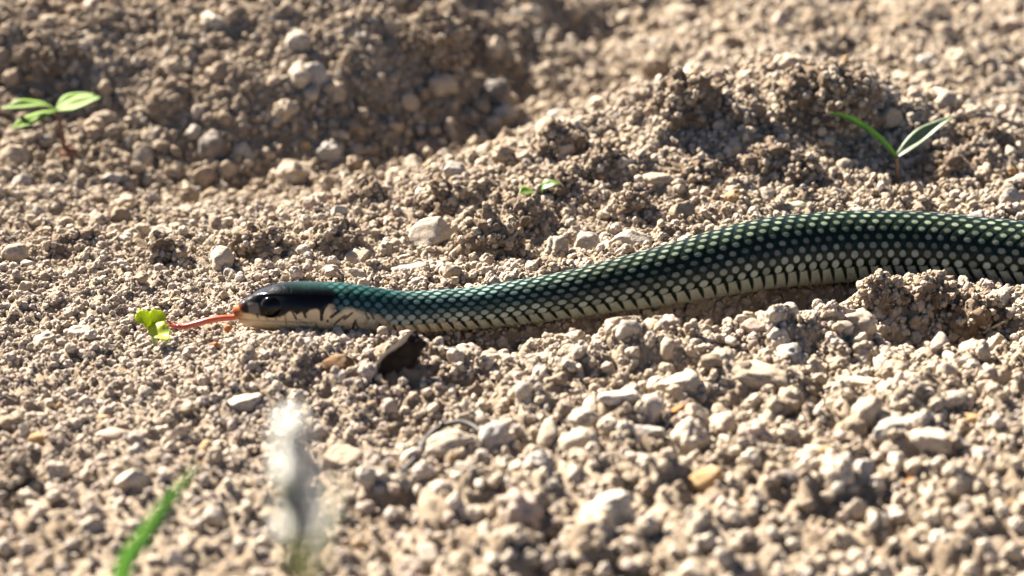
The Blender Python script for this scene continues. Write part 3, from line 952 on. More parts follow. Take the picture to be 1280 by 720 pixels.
NOTABLE = [
    # px, py, w, h, shape, seed, stone, roll, label
    (950, 487, 84, 50, 'slab', 1, 'tan', .1, 'large tan block of stone with a shaded underside before the snake'),
    (757, 646, 80, 58, 'slab', 2, 'cream', .5, 'largest cream white stone, blurred, with a black shadow beside it'),
    (845, 500, 62, 36, 'angular', 3, 'pale', .4, 'long pale wedge shaped stone left of the tan block'),
    (775, 522, 58, 30, 'slab', 4, 'cream', 0, 'flat whitish stone left of the pale wedge stone'),
    (720, 562, 60, 48, 'smooth', 1, 'beige', .5, 'arched beige stone above the largest cream white stone'),
    (811, 548, 46, 34, 'angular', 5, 'grey', 0, 'grey stone with a black shadowed notch below the pale wedge stone'),
    (1118, 545, 56, 50, 'slab', 6, 'grey', .2, 'purplish grey block left of the white edged stone'),
    (1166, 558, 62, 46, 'slab', 7, 'beige', 0, 'beige stone with a bright edge and deeply shaded face under the thin stem'),
    (1065, 548, 44, 42, 'smooth', 2, 'brown', 0, 'brownish rounded stone left of the purplish grey block'),
    (1120, 468, 34, 40, 'smooth', 3, 'tan', 0, 'round tan pebble sitting upright at the edge of the dark pit'),
    (1076, 420, 58, 34, 'smooth', 4, 'beige', 0, 'smooth beige stone with a shaded brown end beside the dark pit'),
    (1080, 488, 48, 38, 'slab', 8, 'beige', 0, 'beige stone with a flat top right of the tan block'),
    (945, 414, 40, 26, 'angular', 9, 'pinkish', .2, 'pinkish pointed stone on the rim of the dark trough'),
    (856, 411, 40, 26, 'smooth', 5, 'cream', 0, 'smooth whitish pebble on the trough rim below the snake'),
    (824, 414, 30, 36, 'angular', 10, 'tan', 0, 'pointed tan stone next to the smooth whitish pebble'),
    (662, 428, 26, 26, 'smooth', 6, 'beige', 0, 'rounded beige pebble at the left end of the trough rim'),
    (1098, 397, 30, 26, 'angular', 11, 'cream', 0, 'cream coloured chip of stone below the pale clod'),
    (1105, 372, 38, 32, 'smooth', 7, 'tan', 0, 'brown rounded pebble lodged in the pale clod'),
    (497, 460, 88, 68, 'slab', 12, 'dark', .62, 'tilted slab of stone with its shaded face painted dark below the snake neck'),
    (424, 456, 46, 30, 'angular', 13, 'chip', -.1, 'orange brown flat chip of stone below the snake throat'),
    (543, 422, 28, 22, 'angular', 14, 'chip', 0, 'small dark reddish chip touching the belly of the snake'),
    (331, 424, 30, 18, 'angular', 8, 'tan', 0, 'shaded tan pebble under the chin of the snake'),
    (508, 470, 1, 1, 'smooth', 9, 'tan', 0, ''),
    (571, 468, 30, 40, 'angular', 15, 'beige', .3, 'upright beige pebble right of the dark tilted slab'),
    (586, 452, 40, 38, 'smooth', 10, 'pinkish', 0, 'pinkish rounded pebble half in the shadow of the snake'),
    (598, 458, 36, 22, 'smooth', 11, 'pale', -.3, 'small white bean shaped pebble in the shadow below the snake'),
    (540, 297, 62, 44, 'angular', 16, 'pale', .3, 'whitish rough rock behind the snake left of the brown clod'),
    (515, 341, 52, 24, 'slab', 17, 'cream', 0, 'flat cream stone right behind the snake neck'),
    (446, 347, 34, 22, 'angular', 18, 'cream', 0, 'small cream stone right behind the snake nape'),
    (735, 312, 52, 40, 'smooth', 12, 'pale', 0, 'domed pale rock right behind the body of the snake'),
    (792, 306, 68, 32, 'angular', 19, 'cream', .25, 'long whitish rock lying along the back of the snake'),
    (852, 268, 34, 36, 'angular', 20, 'brown', .2, 'brown pointed stone just above the back of the snake'),
    (826, 231, 48, 26, 'smooth', 13, 'tan', -.1, 'oval smooth tan pebble with a clean outline on the heap'),
    (918, 254, 26, 24, 'smooth', 14, 'ochre', 0, 'orange tan pebble on the heap above the snake'),
    (958, 248, 36, 28, 'angular', 21, 'pale', 0, 'pale stone between the orange tan pebble and the greenish pebble'),
    (995, 262, 42, 22, 'smooth', 15, 'green', 0, 'smooth greenish pebble resting against the back of the snake'),
    (1264, 254, 42, 34, 'angular', 22, 'grey', 0, 'grey white stone behind the snake at the frame edge'),
    (627, 153, 40, 30, 'smooth', 16, 'grey', .3, 'light grey oval pebble in the hollow'),
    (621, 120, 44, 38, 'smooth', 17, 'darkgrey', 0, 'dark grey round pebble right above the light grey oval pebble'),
    (553, 117, 38, 32, 'smooth', 18, 'tan', 0, 'tan round pebble in the hollow under the overhanging clod'),
    (394, 104, 36, 46, 'smooth', 19, 'grey', .2, 'upright grey egg shaped stone on the far slope'),
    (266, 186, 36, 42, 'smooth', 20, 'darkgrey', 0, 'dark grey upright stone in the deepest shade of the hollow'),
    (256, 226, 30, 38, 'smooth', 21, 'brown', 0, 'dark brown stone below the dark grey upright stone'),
    (302, 192, 28, 22, 'smooth', 22, 'grey', 0, 'pale grey pebble beside the dark grey upright stone'),
    (422, 268, 30, 24, 'angular', 23, 'cream', 0, 'bright white stone at the foot of the hollow'),
    (103, 65, 24, 22, 'smooth', 23, 'cream', 0, 'white blurred pebble near the top of the far slope'),
    (150, 275, 30, 28, 'smooth', 24, 'brown', 0, 'rounded brown pebble on the soil rise left of the hollow'),
    (18, 320, 34, 32, 'smooth', 25, 'tan', 0, 'flat faced tan pebble at the edge of the soil rise'),
    (153, 332, 20, 20, 'smooth', 26, 'cream', 0, 'small white pebble on the soil rise behind the lime leaf'),
    (45, 552, 28, 22, 'smooth', 27, 'ochre', 0, 'round orange brown pebble alone on the bright soil'),
    (142, 546, 50, 18, 'smooth', 28, 'pinkish', 0, 'flat long brownish pebble on the bright soil'),
    (130, 525, 28, 10, 'angular', 24, 'ochre', 0, 'thin yellow chip on the bright soil above the long brownish pebble'),
    (55, 431, 40, 20, 'smooth', 29, 'pale', .4, 'tilted pale slab on the bright soil below the lime leaf'),
    (101, 420, 34, 24, 'smooth', 30, 'pale', 0, 'white rounded pebble on the bright soil left of the lime leaf'),
    (165, 608, 56, 34, 'angular', 25, 'beige', .3, 'beige blurred stone beside the grass blade'),
    (560, 572, 66, 40, 'smooth', 31, 'beige', .3, 'smooth beige stone with a dark twig curled over it'),
    (430, 580, 52, 46, 'angular', 26, 'tan', 0, 'tan stone right of the white flower spike'),
    (305, 507, 52, 26, 'angular', 27, 'pale', .1, 'long pale stone behind the white flower spike'),
    (880, 612, 50, 34, 'angular', 28, 'ochre', .5, 'orange tan leaning stone right of the largest cream white stone'),
    (850, 526, 26, 26, 'angular', 29, 'orange', 0, 'small orange stone below the pale wedge stone'),
    (1032, 588, 24, 24, 'smooth', 32, 'ochre', 0, 'small orange brown pebble among the stones below the grey block'),
    (1056, 598, 24, 30, 'smooth', 33, 'grey', 0, 'small bluish white pebble beside the small orange brown pebble'),
    (1140, 610, 18, 18, 'angular', 30, 'orange', 0, 'reddish crumb of stone near the beige stone with shaded face'),
    (988, 612, 40, 28, 'smooth', 34, 'darkgrey', 0, 'dark grey pebble on the blurred soil below the tan block'),
    (1212, 528, 38, 24, 'smooth', 35, 'ochre', 0, 'orange tan oval pebble at the base of the soil mound'),
    (1195, 510, 36, 26, 'smooth', 36, 'pale', 0, 'pinkish white pebble next to the orange tan oval pebble'),
    (1245, 432, 40, 38, 'angular', 31, 'tan', .2, 'tan stone on the mound under the fallen stem'),
    (1198, 125, 36, 22, 'angular', 32, 'brown', 0, 'brown flat stone with a dark face behind the seedling'),
    (1160, 102, 20, 14, 'smooth', 37, 'cream', 0, 'white blurred chip on the far bright soil'),
    (1268, 32, 34, 22, 'smooth', 38, 'pinkish', 0, 'pinkish white pebble at the far corner'),
    (1268, 112, 30, 18, 'smooth', 39, 'cream', 0, 'white pebble at the frame edge behind the seedling'),
    (285, 412, 12, 11, 'angular', 33, 'orange', 0, 'orange red crumb just below the base of the tongue'),
    (268, 434, 14, 12, 'angular', 34, 'orange', 0, 'orange red crumb lying on the soil below the tongue'),
    (88, 196, 26, 22, 'smooth', 40, 'red', 0, 'reddish brown pebble at the foot of the far seedling'),
    (820, 60, 28, 22, 'smooth', 41, 'grey', 0, 'grey pebble on the far soil above the rounded clod'),
    (850, 20, 40, 26, 'smooth', 42, 'tan', 0, 'tan blurred pebble at the top of the far soil'),
    (700, 148, 36, 24, 'smooth', 43, 'grey', 0, 'grey pebble in the hollow right of the light grey oval pebble'),
    (1250, 380, 36, 30, 'angular', 35, 'pale', 0, 'pale stone on top of the mound before the snake'),
]
placed = []
ANCHORS = [(c_[-1], b_[0]) for c_, b_ in zip(CLODS, CLOD_BALLS)]
for (px, py, w, h, shp, seed, mat, roll, lab) in NOTABLE:
    if not lab:
        continue
    g = hit(px, py + h * .20)
    g[2] = max(g[2], float(land(g[:1], g[1:2])[0]) - .0012)
    s_ = px_size(g)
    rx, rz = w / 2 * s_ * 1.06, h / 2 * s_ * 1.12
    ry = (rx + rz) / 2 * .85
    p = np.array([g[0], g[1] + ry * .35, g[2] + rz * .34])
    yc, zc, rc = snake_at(np.array([p[0]]))
    dy = p[1] - yc[0]; need = rc[0] + ry * .8
    if abs(dy) < need and p[2] - zc[0] < rc[0] + rz and _xs[0] - .004 < p[0] < _xs[-1]:
        p[1] = yc[0] + math.copysign(need, dy if abs(dy) > 1e-4 else -1)
    o = link('pebble', stone_mesh(shp, seed, mat), None, p, lab, 'pebble')
    o.scale = (rx, ry, rz)
    o.rotation_euler = (random.uniform(-.15, .15), -roll, random.uniform(-.4, .4))
    placed.append((p[0], p[1], max(rx, ry))); ANCHORS.append((lab, p))

# ------------------------------------------------------------------ scatter of grains, crumbs and gravel
FOCAL_K = FRAME_W / 2 / DIST


def spread(n, seed, margin=1.25, near=-.21, far=.50, clump=.6):
    r_ = np.random.default_rng(seed)
    m = int(n * 3.2)
    y = r_.uniform(near, far, m)
    half = (y - CAMPOS[1]) * FOCAL_K * 1.06 * margin
    hm = half.max()
    x = r_.uniform(-hm, hm, m)
    ok = np.abs(x) < half
    c = perlin(np.column_stack([x / .02, y / .02, np.full(m, seed * 1.37)])) * .5 + .5
    ok &= r_.random(m) < (1 - clump) + clump * np.clip(c * 1.3, 0, 1)
    x, y = x[ok][:n], y[ok][:n]
    return x, y


def stone_free(x, y, pad):
    ok = np.ones(len(x), bool)
    for (sx, sy, sr) in placed:
        ok &= (x - sx) ** 2 + (y - sy) ** 2 > (sr * .8 + pad) ** 2
    return ok


def lay(n, seed, lo_, hi_, power, sink, mixw, **kw):
    x, y = spread(n, seed, **kw)
    r_ = np.random.default_rng(seed + 1)
    sz = lo_ + (hi_ - lo_) * r_.random(len(x)) ** power
    z = land(x, y)
    p = np.column_stack([x, y, z + sz * sink])
    ok = outside_snake(p, sz.max() * 0 + 0) & outside_snake(p, 0) & outside_snake(p + np.array([0, 0, 0]), 0)
    yc, zc, rc = snake_at(x)
    dd = np.hypot(p[:, 1] - yc, p[:, 2] - zc)
    ok &= ~((x > _xs[0] - .006) & (x < _xs[-1]) & (dd < rc + sz * .75))
    # clear of the tongue
    ok &= ~((x > at_y(205, 400, -.0475)[0]) & (x < at_y(294, 400, -.0475)[0]) & (np.abs(y + .0475) < .003) & (p[:, 2] + sz > .0052))
    ok &= stone_free(x, y, 0)
    p, sz = p[ok], sz[ok]
    kd = r_.choice(3, len(p), p=mixw)
    nsh = [N_SH['crumb'], N_SH['smooth'], N_SH['angular']]
    shp = np.array([sum(nsh[:k]) for k in range(3)])[kd] + (r_.random(len(p)) * np.array(nsh)[kd]).astype(int)
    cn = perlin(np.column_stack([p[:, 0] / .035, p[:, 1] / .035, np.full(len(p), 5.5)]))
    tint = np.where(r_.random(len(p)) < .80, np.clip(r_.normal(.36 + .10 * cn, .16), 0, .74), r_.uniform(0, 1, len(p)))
    dry = sstep(.02, -.05, p[:, 0]) * sstep(.03, -.02, p[:, 1])  # weight of the left front, where grains turn paler and finer
    bank_shade = sstep(.10, .15, p[:, 1]) * sstep(.06, -.02, p[:, 0])  # shade of the far bank, painted in as browner grains
    tint = np.where(tint < .75, np.clip(tint + .22 * dry - .24 * bank_shade, 0, .74), tint)
    sz = np.where((sz > .0012) & (dry > .3) & (r_.random(len(p)) < .72 * dry), sz * .58, sz)
    return p, sz, shp, tint


# individual loose pebbles (the largest ones), copies of a few shapes
ZONES = [
    (lambda p: p[1] < -.075 and p[0] < -.045, '', 'round the grass blade and flower spike'),
    (lambda p: p[1] < -.03 and p[0] < -.045, '', 'on the fine soil below the snake head'),
    (lambda p: p[1] < -.07, '', 'on the coarse soil before the snake'),
    (lambda p: p[1] < .01, '', 'along the front of the snake'),
    (lambda p: p[1] < .13 and p[0] > -.03, '', 'on the heap behind the snake'),
    (lambda p: p[1] < .08, '', 'on the soil rise behind the snake head'),
    (lambda p: p[0] < .03, '', 'in the shaded hollow beyond the heap'),
    (lambda p: True, '', 'on the far bright soil'),
]
TONES = [('tan', 'tan', .38), ('beige', 'beige', .30), ('brown', 'brown', .12), ('grey', 'grey', .06), ('pale', 'whitish', .08), ('pinkish', 'pinkish brown', .06)]
p, sz, shp, tint = lay(330, 61, .0028, .0052, 1.6, .35, [.30, .45, .25], margin=1.0, near=-.17, far=.40, clump=.5)
r_ = np.random.default_rng(99)
_yc, _zc, _rc = snake_at(p[:, 0])
_clear = ~((p[:, 0] > -.115) & (p[:, 0] < -.03) & (p[:, 1] < -.045) & (p[:, 1] > -.105) & (sz > .0030)) & ~((p[:, 1] < _yc) & (p[:, 1] > _yc - _rc - .016) & (p[:, 0] > _xs[0] - .02))
p, sz = p[_clear], sz[_clear]
STOPS = set('with standing at just above beside left right on in under behind below before sitting resting lying lodged blurred next alone near between overhanging half against touching rim'.split())
def short(lab):
    o = []
    for w in lab.replace(',', '').split():
        if w in STOPS and len(o) > 1:
            break
        o.append(w)
    return ' '.join(o)
_sh = [short(l) for l, _ in ANCHORS]
ANCHORS = [(s1, pt) for (l, pt), s1 in zip(ANCHORS, _sh) if _sh.count(s1) == 1 and len(s1.split()) <= 7]
p, sz = p[:225], sz[:225]
_h = lay(90, 67, .0032, .0058, 1.4, .35, [.30, .45, .25], margin=1.0, near=.125, far=.27, clump=.2)
_m = np.where((_h[0][:, 0] > -.12) & (_h[0][:, 0] < .045))[0][:26]
p, sz = np.vstack([p, _h[0][_m]]), np.concatenate([sz, _h[1][_m]])
for q in range(len(p)):
    k = r_.choice(len(TONES), p=[t[2] for t in TONES])
    mat, word, _ = TONES[k]
    sk = r_.choice(['smooth', 'angular', 'crumb'], p=[.20, .36, .44])
    sd_ = 50 + int(r_.integers(0, 7))
    zt, zn = next((t, n) for fn, t, n in ZONES if fn(p[q]))
    adj = {'smooth': 'rounded', 'angular': 'angular', 'crumb': 'rough'}[sk]
    s_ = sz[q] * r_.uniform(.8, 1.1, 3) * (1.25 if p[q][1] < -.06 or p[q][1] > .12 else 1.0)
    s_ = s_ * (.62 if zn == ZONES[1][2] else (.8 if zn == ZONES[3][2] else 1))
    big = 'tiny' if s_.max() < .0034 else ('small' if s_.max() < .0046 else 'fair sized')
    an, pt = min(ANCHORS, key=lambda a_: math.hypot(a_[1][0] - p[q][0], a_[1][1] - p[q][1]))
    dx, dy = p[q][0] - pt[0], p[q][1] - pt[1]
    where = ('right of' if dx > 0 else 'left of') if abs(dx) > abs(dy) * .7 else ('behind' if dy > 0 else 'in front of')
    lab = '%s %s %s pebble lying loose %s the %s' % (big, adj, word, where, an)
    o = link('pebble', stone_mesh(sk, sd_, mat), None, p[q], lab, 'pebble', 'loose pebbles ' + zn)
    o.scale = s_; o.rotation_euler = r_.random(3) * 6.28
    placed.append((p[q][0], p[q][1], s_.max() * .8))

_by = {}
for o in COL.objects:
    if o.get('label') and o.name.startswith('pebble'):
        _by.setdefault(o['label'], []).append(o)
for lab, os_ in _by.items():
    if len(os_) > 1:
        pt = next(pt for an, pt in ANCHORS if lab.endswith('the ' + an))
        os_.sort(key=lambda o: math.hypot(o.location.x - pt[0], o.location.y - pt[1]))
        for i_, o in enumerate(os_):
            o['label'] = lab.replace(' pebble lying loose', ' pebble') + (', nearer one' if i_ == 0 else ', farther one' if len(os_) == 2 else ', %s nearest one' % ('second', 'third', 'fourth', 'fifth', 'sixth')[i_ - 1])
for o in COL.objects:
    if o.get('label') and len(o['label'].split()) > 16:
        o['label'] = o['label'].replace('fair sized ', '').replace(' lying loose', '')
a = lay(4200, 21, .0014, .0029, 2.2, .30, [.58, .20, .22], clump=.5)
_yc, _zc, _rc = snake_at(a[0][:, 0])
_k = ~((a[0][:, 1] < _yc) & (a[0][:, 1] > _yc - _rc - .010) & (a[0][:, 0] > _xs[0] - .02) & (a[1] > .0018))
a = [v_[_k] for v_ in a]
b_ = lay(900, 25, .0014, .0042, 2.6, .22, [.60, .12, .28], near=-.21, far=-.055, clump=.75)
_k = ~((b_[0][:, 0] < -.03) & (b_[0][:, 1] > -.10) & (b_[1] > .0024))
a = [np.concatenate([u_, w_[_k]]) for u_, w_ in zip(a, b_)]
b_ = lay(900, 27, .0018, .0042, 1.7, .30, [.35, .45, .20], near=.13, far=.40, clump=.5)
_k = b_[0][:, 0] < .05 + .3 * (b_[0][:, 1] - .13)
a = [np.concatenate([u_, w_[_k]]) for u_, w_ in zip(a, b_)]
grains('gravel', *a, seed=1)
a = lay(32000, 31, .0009, .0021, 2.0, .25, [.62, .22, .16], clump=.6)
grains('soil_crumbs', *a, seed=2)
def on_slopes(a_, lim):
    x_, y_ = a_[0][:, 0], a_[0][:, 1]
    h0 = land(x_, y_, False)
    sl = np.hypot(land(x_ + .002, y_, False) - h0, land(x_, y_ + .002, False) - h0) / .002
    k_ = np.random.default_rng(5).random(len(x_)) < np.clip((sl - lim) * 1.8, 0, 1)
    return [v_[k_] for v_ in a_]


b_ = lay(75000, 71, .0013, .0034, 2.2, .30, [.60, .20, .20], margin=2.4, near=-.34, far=1.05, clump=.4)
_k = (np.abs(b_[0][:, 0]) > (b_[0][:, 1] - CAMPOS[1]) * FOCAL_K * 1.06 * 1.20) | (b_[0][:, 1] > .49)
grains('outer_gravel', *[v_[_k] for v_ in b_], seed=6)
a = on_slopes(lay(30000, 51, .0008, .0026, 2.2, .35, [.55, .25, .20], near=-.07, far=.32, clump=.2), .18)
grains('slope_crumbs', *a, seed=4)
a = lay(90000, 41, .0004, .0010, 1.6, .25, [.70, .20, .10], near=-.14, far=.24, clump=.6)
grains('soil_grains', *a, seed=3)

# ------------------------------------------------------------------ plants
def ribbon(pts, widths, normal_hint, fold=.25, n=24, thick=.00018, cols=6, jag=0.0):
    """A leaf blade along a 3-D path, folded along its midrib, with a little thickness."""
    pts = np.array(pts, float)
    q = np.linspace(0, len(pts) - 1, n)
    P = hermite(np.arange(len(pts)), pts, q)
    Wd = np.clip(hermite(np.arange(len(widths)), np.array(widths, float), np.linspace(0, len(widths) - 1, n)), 1e-5, None)
    T = np.gradient(P, axis=0); T /= np.linalg.norm(T, axis=1)[:, None]
    sd = np.cross(T, normal_hint); sd /= np.linalg.norm(sd, axis=1)[:, None]
    nn = np.cross(sd, T)
    V, F = [], []
    us = np.linspace(-1, 1, cols + 1)
    for layer in (0, 1):
        for i in range(n):
            for u in us:
                V.append(P[i] + sd[i] * u * (1 + jag * abs(u) * math.sin(i * 2.1 + 5 * u) * math.sin(i * .77 + u)) * Wd[i] / 2 + nn[i] * (abs(u) * fold * Wd[i] / 2 + (thick / 2 if layer == 0 else -thick / 2)) + nn[i] * .06 * Wd[i] * math.sin(i / n * 8 + u * 1.2))
    m = cols + 1
    b = n * m
    for i in range(n - 1):
        for j in range(cols):
            a_ = i * m + j
            F.append((a_, a_ + 1, a_ + m + 1, a_ + m)); F.append((b + a_ + m, b + a_ + m + 1, b + a_ + 1, b + a_))
        for j in (0, cols):
            a_ = i * m + j
            F.append((a_, a_ + m, b + a_ + m, b + a_) if j == 0 else (a_ + m, a_, b + a_, b + a_ + m))
    for i in (0, n - 1):
        for j in range(cols):
            a_ = i * m + j
            F.append((a_, b + a_, b + a_ + 1, a_ + 1) if i == 0 else (a_ + 1, b + a_ + 1, b + a_, a_))
    return V, F


def stalk(pts, rads, ns=8, n=24):
    pts = np.array(pts, float)
    q = np.linspace(0, len(pts) - 1, n)
    P = hermite(np.arange(len(pts)), pts, q); Rd = np.interp(q, np.arange(len(rads)) * (len(pts) - 1) / (len(rads) - 1), rads)
    T = np.gradient(P, axis=0); T /= np.linalg.norm(T, axis=1)[:, None]
    ref = np.array([0.31, .77, .55])
    V, F = [], []
    for p_, t_, r__ in zip(P, T, Rd):
        a_ = np.cross(t_, ref); a_ /= np.linalg.norm(a_); c_ = np.cross(t_, a_)
        for k in range(ns):
            an = k / ns * 2 * math.pi
            V.append(p_ + (a_ * math.cos(an) + c_ * math.sin(an)) * r__)
    for i in range(n - 1):
        for k in range(ns):
            x_ = i * ns + k; y_ = i * ns + (k + 1) % ns
            F.append((x_, y_, y_ + ns, x_ + ns))
    F.append(tuple(range(ns))[::-1]); F.append(tuple((n - 1) * ns + k for k in range(ns)))
    return V, F


def part(root, name, vf, mat, label=None):
    V, F = vf
    o0 = np.array(root.location)
    o = link(name, mesh_from(name, [np.array(v) - o0 for v in V], F, mat), root)
    if label:
        o['label'] = label
    return o


CAMV = -FWD
# seedling on the right
b0 = hit(1122, 232)
Yb = b0[1]
e = empty('seedling', b0, 'young seedling with two spread pointed leaves on a brown stem behind the snake', 'seedling')
part(e, 'stem', stalk([b0 - [0, 0, .003], at_y(1121.5, 215, Yb), at_y(1121, 196, Yb)], [.00075, .0006]), M_BSTEM)
part(e, 'leaf', ribbon([at_y(1121, 197, Yb), at_y(1106, 181, Yb - .002), at_y(1085, 163, Yb - .004), at_y(1062, 149, Yb - .006), at_y(1038, 141, Yb - .008)], [.0012, .0028, .0031, .0022, .0004], np.array([.35, -.62, .7]), .4), M_GREEN)
part(e, 'leaf', ribbon([at_y(1121, 196, Yb), at_y(1136, 184, Yb + .001), at_y(1154, 169, Yb + .002), at_y(1172, 157, Yb + .003), at_y(1193, 145, Yb + .004)], [.0014, .0044, .0052, .0036, .0004], np.array([-.35, -.62, .70]), .35), M_SAGE)
# lime leaf by the tongue
b0 = hit(196, 430)
Yb = -.050
b0 = np.array([b0[0], Yb, land(np.array([b0[0]]), np.array([Yb]), False)[0]])
e = empty('sprout', b0, 'bright lime green two lobed sprout at the tip of the snake tongue', 'sprout')
part(e, 'stem', stalk([b0 - [0, 0, .002], at_y(192, 418, Yb), at_y(190, 407, Yb)], [.0006, .0005]), M_STEM)
part(e, 'leaf', ribbon([at_y(189, 407, Yb), at_y(184, 402, Yb - .001), at_y(178, 398, Yb - .002), at_y(171, 403, Yb - .003)], [.0010, .0044, .0050, .0012], np.array([.10, -.62, .78]), .15, jag=.22), M_LIME)
part(e, 'leaf', ribbon([at_y(189, 407, Yb), at_y(196, 399, Yb + .001), at_y(201, 393, Yb + .001), at_y(203, 389, Yb + .001)], [.0010, .0050, .0046, .0010], np.array([.2, -.62, .78]), .2, jag=.22), M_LIME)
part(e, 'leaf', ribbon([at_y(189, 406, Yb), at_y(196, 411, Yb - .003), at_y(203, 418, Yb - .005), at_y(210, 426, Yb - .007)], [.0014, .0048, .0046, .0012], np.array([.1, -.68, .72]), .2, jag=.22), M_LIME)
# small green leaf on the heap
b0 = hit(672, 244)
e = empty('leaf_sprout', b0, 'small glossy green sprout half buried on the heap behind the snake', 'sprout')
part(e, 'leaf', ribbon([b0 + [.0, -.001, .0005], at_y(664, 240, b0[1] - .004), at_y(657, 239, b0[1] - .006), at_y(650, 243, b0[1] - .008)], [.001, .0042, .0040, .0006], np.array([-.2, -.6, .8]), .2), M_GREEN)
part(e, 'leaf', ribbon([b0 + [.0, -.001, .0005], at_y(680, 233, b0[1] - .003), at_y(689, 230, b0[1] - .004), at_y(699, 229, b0[1] - .004)], [.001, .0036, .0034, .0006], np.array([.1, -.5, .9]), .2), M_GREEN)
# far seedling, upper left
b0 = hit(80, 196)
Yb = b0[1]
e = empty('seedling', b0, 'blurred far seedling with bright green leaves on a dark reddish stem', 'seedling')
part(e, 'stem', stalk([b0 - [0, 0, .004], at_y(79, 175, Yb), at_y(74, 150, Yb), at_y(70, 138, Yb)], [.0010, .0008]), M_RED)
part(e, 'leaf', ribbon([at_y(70, 138, Yb), at_y(52, 132, Yb - .004), at_y(30, 131, Yb - .008), at_y(4, 136, Yb - .010)], [.0015, .0060, .0060, .0008], np.array([0, -.3, 1]), .25), M_FAR)
part(e, 'leaf', ribbon([at_y(70, 139, Yb), at_y(52, 146, Yb - .008), at_y(34, 153, Yb - .014), at_y(15, 161, Yb - .020)], [.0015, .0062, .0058, .0008], np.array([0, -.4, 1]), .25), M_FAR)
part(e, 'leaf', ribbon([at_y(71, 138, Yb), at_y(88, 133, Yb - .002), at_y(105, 128, Yb - .004), at_y(126, 122, Yb - .004)], [.0015, .0062, .0066, .0008], np.array([0, -.5, 1]), .25), M_FAR)
part(e, 'leaf', ribbon([at_y(71, 137, Yb), at_y(84, 127, Yb + .003), at_y(100, 121, Yb + .006), at_y(118, 118, Yb + .008)], [.0015, .0056, .0056, .0008], np.array([0, -.2, 1]), .25), M_FAR)
# grass blade, lower left
tip = at_y(246, 583, -.246)
m1 = at_y(214, 622, -.250); m2 = at_y(182, 668, -.254); m3 = at_y(152, 722, -.258)
b0 = np.array([m3[0] - .006, -.264, land(np.array([m3[0] - .006]), np.array([-.264]), False)[0] - .002])
e = empty('grass_blade', b0, 'single blurred green blade of grass leaning over the near soil', 'grass')
part(e, 'blade', ribbon([b0, (m3 + b0) / 2 + [-.001, 0, .002], m3, m2, m1, tip], [.0022, .0028, .0031, .0028, .0019, .0003], np.array([.10, -.95, .30]), .35, 40), M_BLADE)
part(e, 'stem', stalk([b0 - [0, 0, .002], b0 + [.0006, .0, .006]], [.0012, .0008]), M_STEM)
# white flower spike close to the lens
Yf = -.350
top = at_y(366, 532, Yf)
b0 = np.array([at_y(380, 720, Yf)[0] + .001, Yf - .004, land(np.array([0.0]), np.array([Yf]), False)[0]])
e = empty('flower_spike', b0, 'white fluffy grass flower spike, very blurred, standing close to the lens', 'flower')
lowp = at_y(377, 730, Yf)
ax = [b0, (b0 + lowp) / 2, lowp, at_y(372, 620, Yf), top]
part(e, 'stem', stalk(ax, [.0011, .0009, .0008, .0006, .0003], 8, 40), M_STEM)
def fluff(a0, a1, n, rad, ln, seed):
    r2 = np.random.default_rng(seed)
    V, F = [], []
    axis_ = (a1 - a0) / np.linalg.norm(a1 - a0)
    for q in range(n):
        t_ = r2.random() ** .85
        c = a0 + (a1 - a0) * t_
        d = r2.normal(size=3); d -= axis_ * (d @ axis_); d /= np.linalg.norm(d)
        dr = d * (1.0) + axis_ * r2.uniform(.5, 1.5); dr /= np.linalg.norm(dr)
        l_ = ln * r2.uniform(.6, 1.15) * (1 - .45 * t_)
        p0 = c + d * rad * .2
        s1 = np.cross(dr, [.3, .5, .8]); s1 /= np.linalg.norm(s1); s2 = np.cross(dr, s1)
        w_ = ln * .10
        k0 = len(V)
        V += [p0, p0 + dr * l_ * .4 + s1 * w_, p0 + dr * l_ * .4 - s1 * w_ * .5 + s2 * w_ * .87, p0 + dr * l_ * .4 - s1 * w_ * .5 - s2 * w_ * .87, p0 + dr * l_]
        F += [(k0, k0 + 2, k0 + 1), (k0, k0 + 3, k0 + 2), (k0, k0 + 1, k0 + 3), (k0 + 4, k0 + 1, k0 + 2), (k0 + 4, k0 + 2, k0 + 3), (k0 + 4, k0 + 3, k0 + 1)]
    return V, F
def stuff_part(root, name, vf, mat):
    o = part(root, name, vf, mat); o['kind'] = 'stuff'
stuff_part(e, 'florets', fluff(at_y(377, 690, Yf), top, 800, .0007, .0040, 3), M_FLUFF)
stuff_part(e, 'florets', fluff(at_y(400, 690, Yf - .008), at_y(424, 605, Yf - .012), 50, .0005, .0021, 5), M_FLUFF)
part(e, 'stem', stalk([at_y(379, 735, Yf), at_y(398, 695, Yf - .008), at_y(424, 607, Yf - .012)], [.0006, .0003], 6, 16), M_STEM)
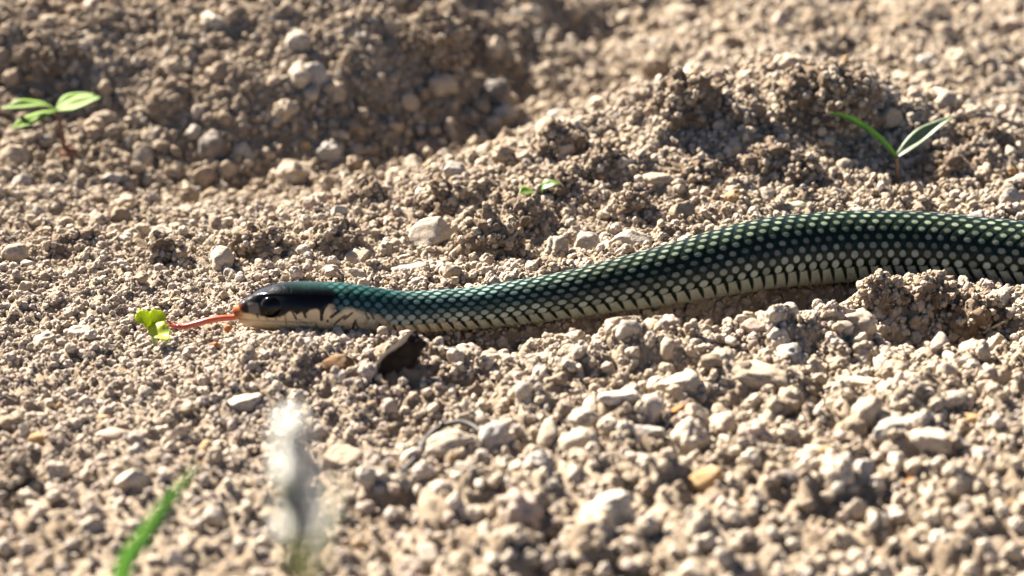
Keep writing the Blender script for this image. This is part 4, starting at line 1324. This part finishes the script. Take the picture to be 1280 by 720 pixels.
part(e, 'leaf', ribbon([at_y(373, 660, Yf), at_y(362, 640, Yf - .001), at_y(352, 618, Yf - .002), at_y(345, 596, Yf - .002)], [.0010, .0026, .0022, .0003], np.array([.5, -.7, .5]), .3), M_SAGE)
part(e, 'leaf', ribbon([at_y(376, 730, Yf), at_y(372, 705, Yf - .001), at_y(366, 680, Yf - .002), at_y(364, 655, Yf - .002)], [.0012, .0028, .0024, .0004], np.array([.3, -.8, .5]), .3), M_STEM)

# ------------------------------------------------------------------ twigs and straws lying about
def litter(name, pix, rad, mat, lab, cat, lift=.0012):
    pts = []
    for px, py in pix:
        h_ = hit(px, py); pts.append(h_ + np.array([0, 0, lift]))
    root = empty(name, pts[0], lab, cat)
    part(root, 'shaft', stalk(pts, [rad * .7, rad, rad * .5], 6, 32), mat)
    # a short side spur where a shoot broke off
    k = len(pts) // 2
    d_ = np.array(pts[k]) - np.array(pts[k - 1])
    part(root, 'spur', stalk([pts[k], pts[k] + d_ * .12 + np.array([.0004, 0, .0016])], [rad * .6, rad * .3], 6, 6), mat)
litter('twig', [(486, 622), (505, 610), (520, 594), (532, 572), (550, 556), (572, 549), (590, 553), (602, 562)], .0008, M_TWIG, 'thin dark curved twig curled over the smooth beige stone', 'twig', .0045)
litter('stem_litter', [(1208, 578), (1190, 560), (1168, 540), (1146, 522)], .00045, M_TWIG, 'thin dark straight stem lying over the beige stone with shaded face', 'twig', .004)
litter('stem_litter', [(1255, 418), (1236, 428), (1215, 442), (1195, 460)], .00045, M_STRAW, 'thin fallen stem lying across the tan mound', 'twig', .004)
litter('root_thread', [(1124, 230), (1150, 232), (1178, 233), (1206, 232)], .0004, M_STRAW, 'pale dry root thread lying beside the foot of the seedling', 'root', .0014)
litter('straw', [(196, 386), (212, 381), (230, 378)], .0005, M_STRAW, 'short dry straw lying behind the lime sprout', 'straw', .0012)
litter('straw', [(1142, 262), (1180, 256), (1212, 262)], .0004, M_STRAW, 'thin straw lying just behind the back of the snake', 'straw', .0012)
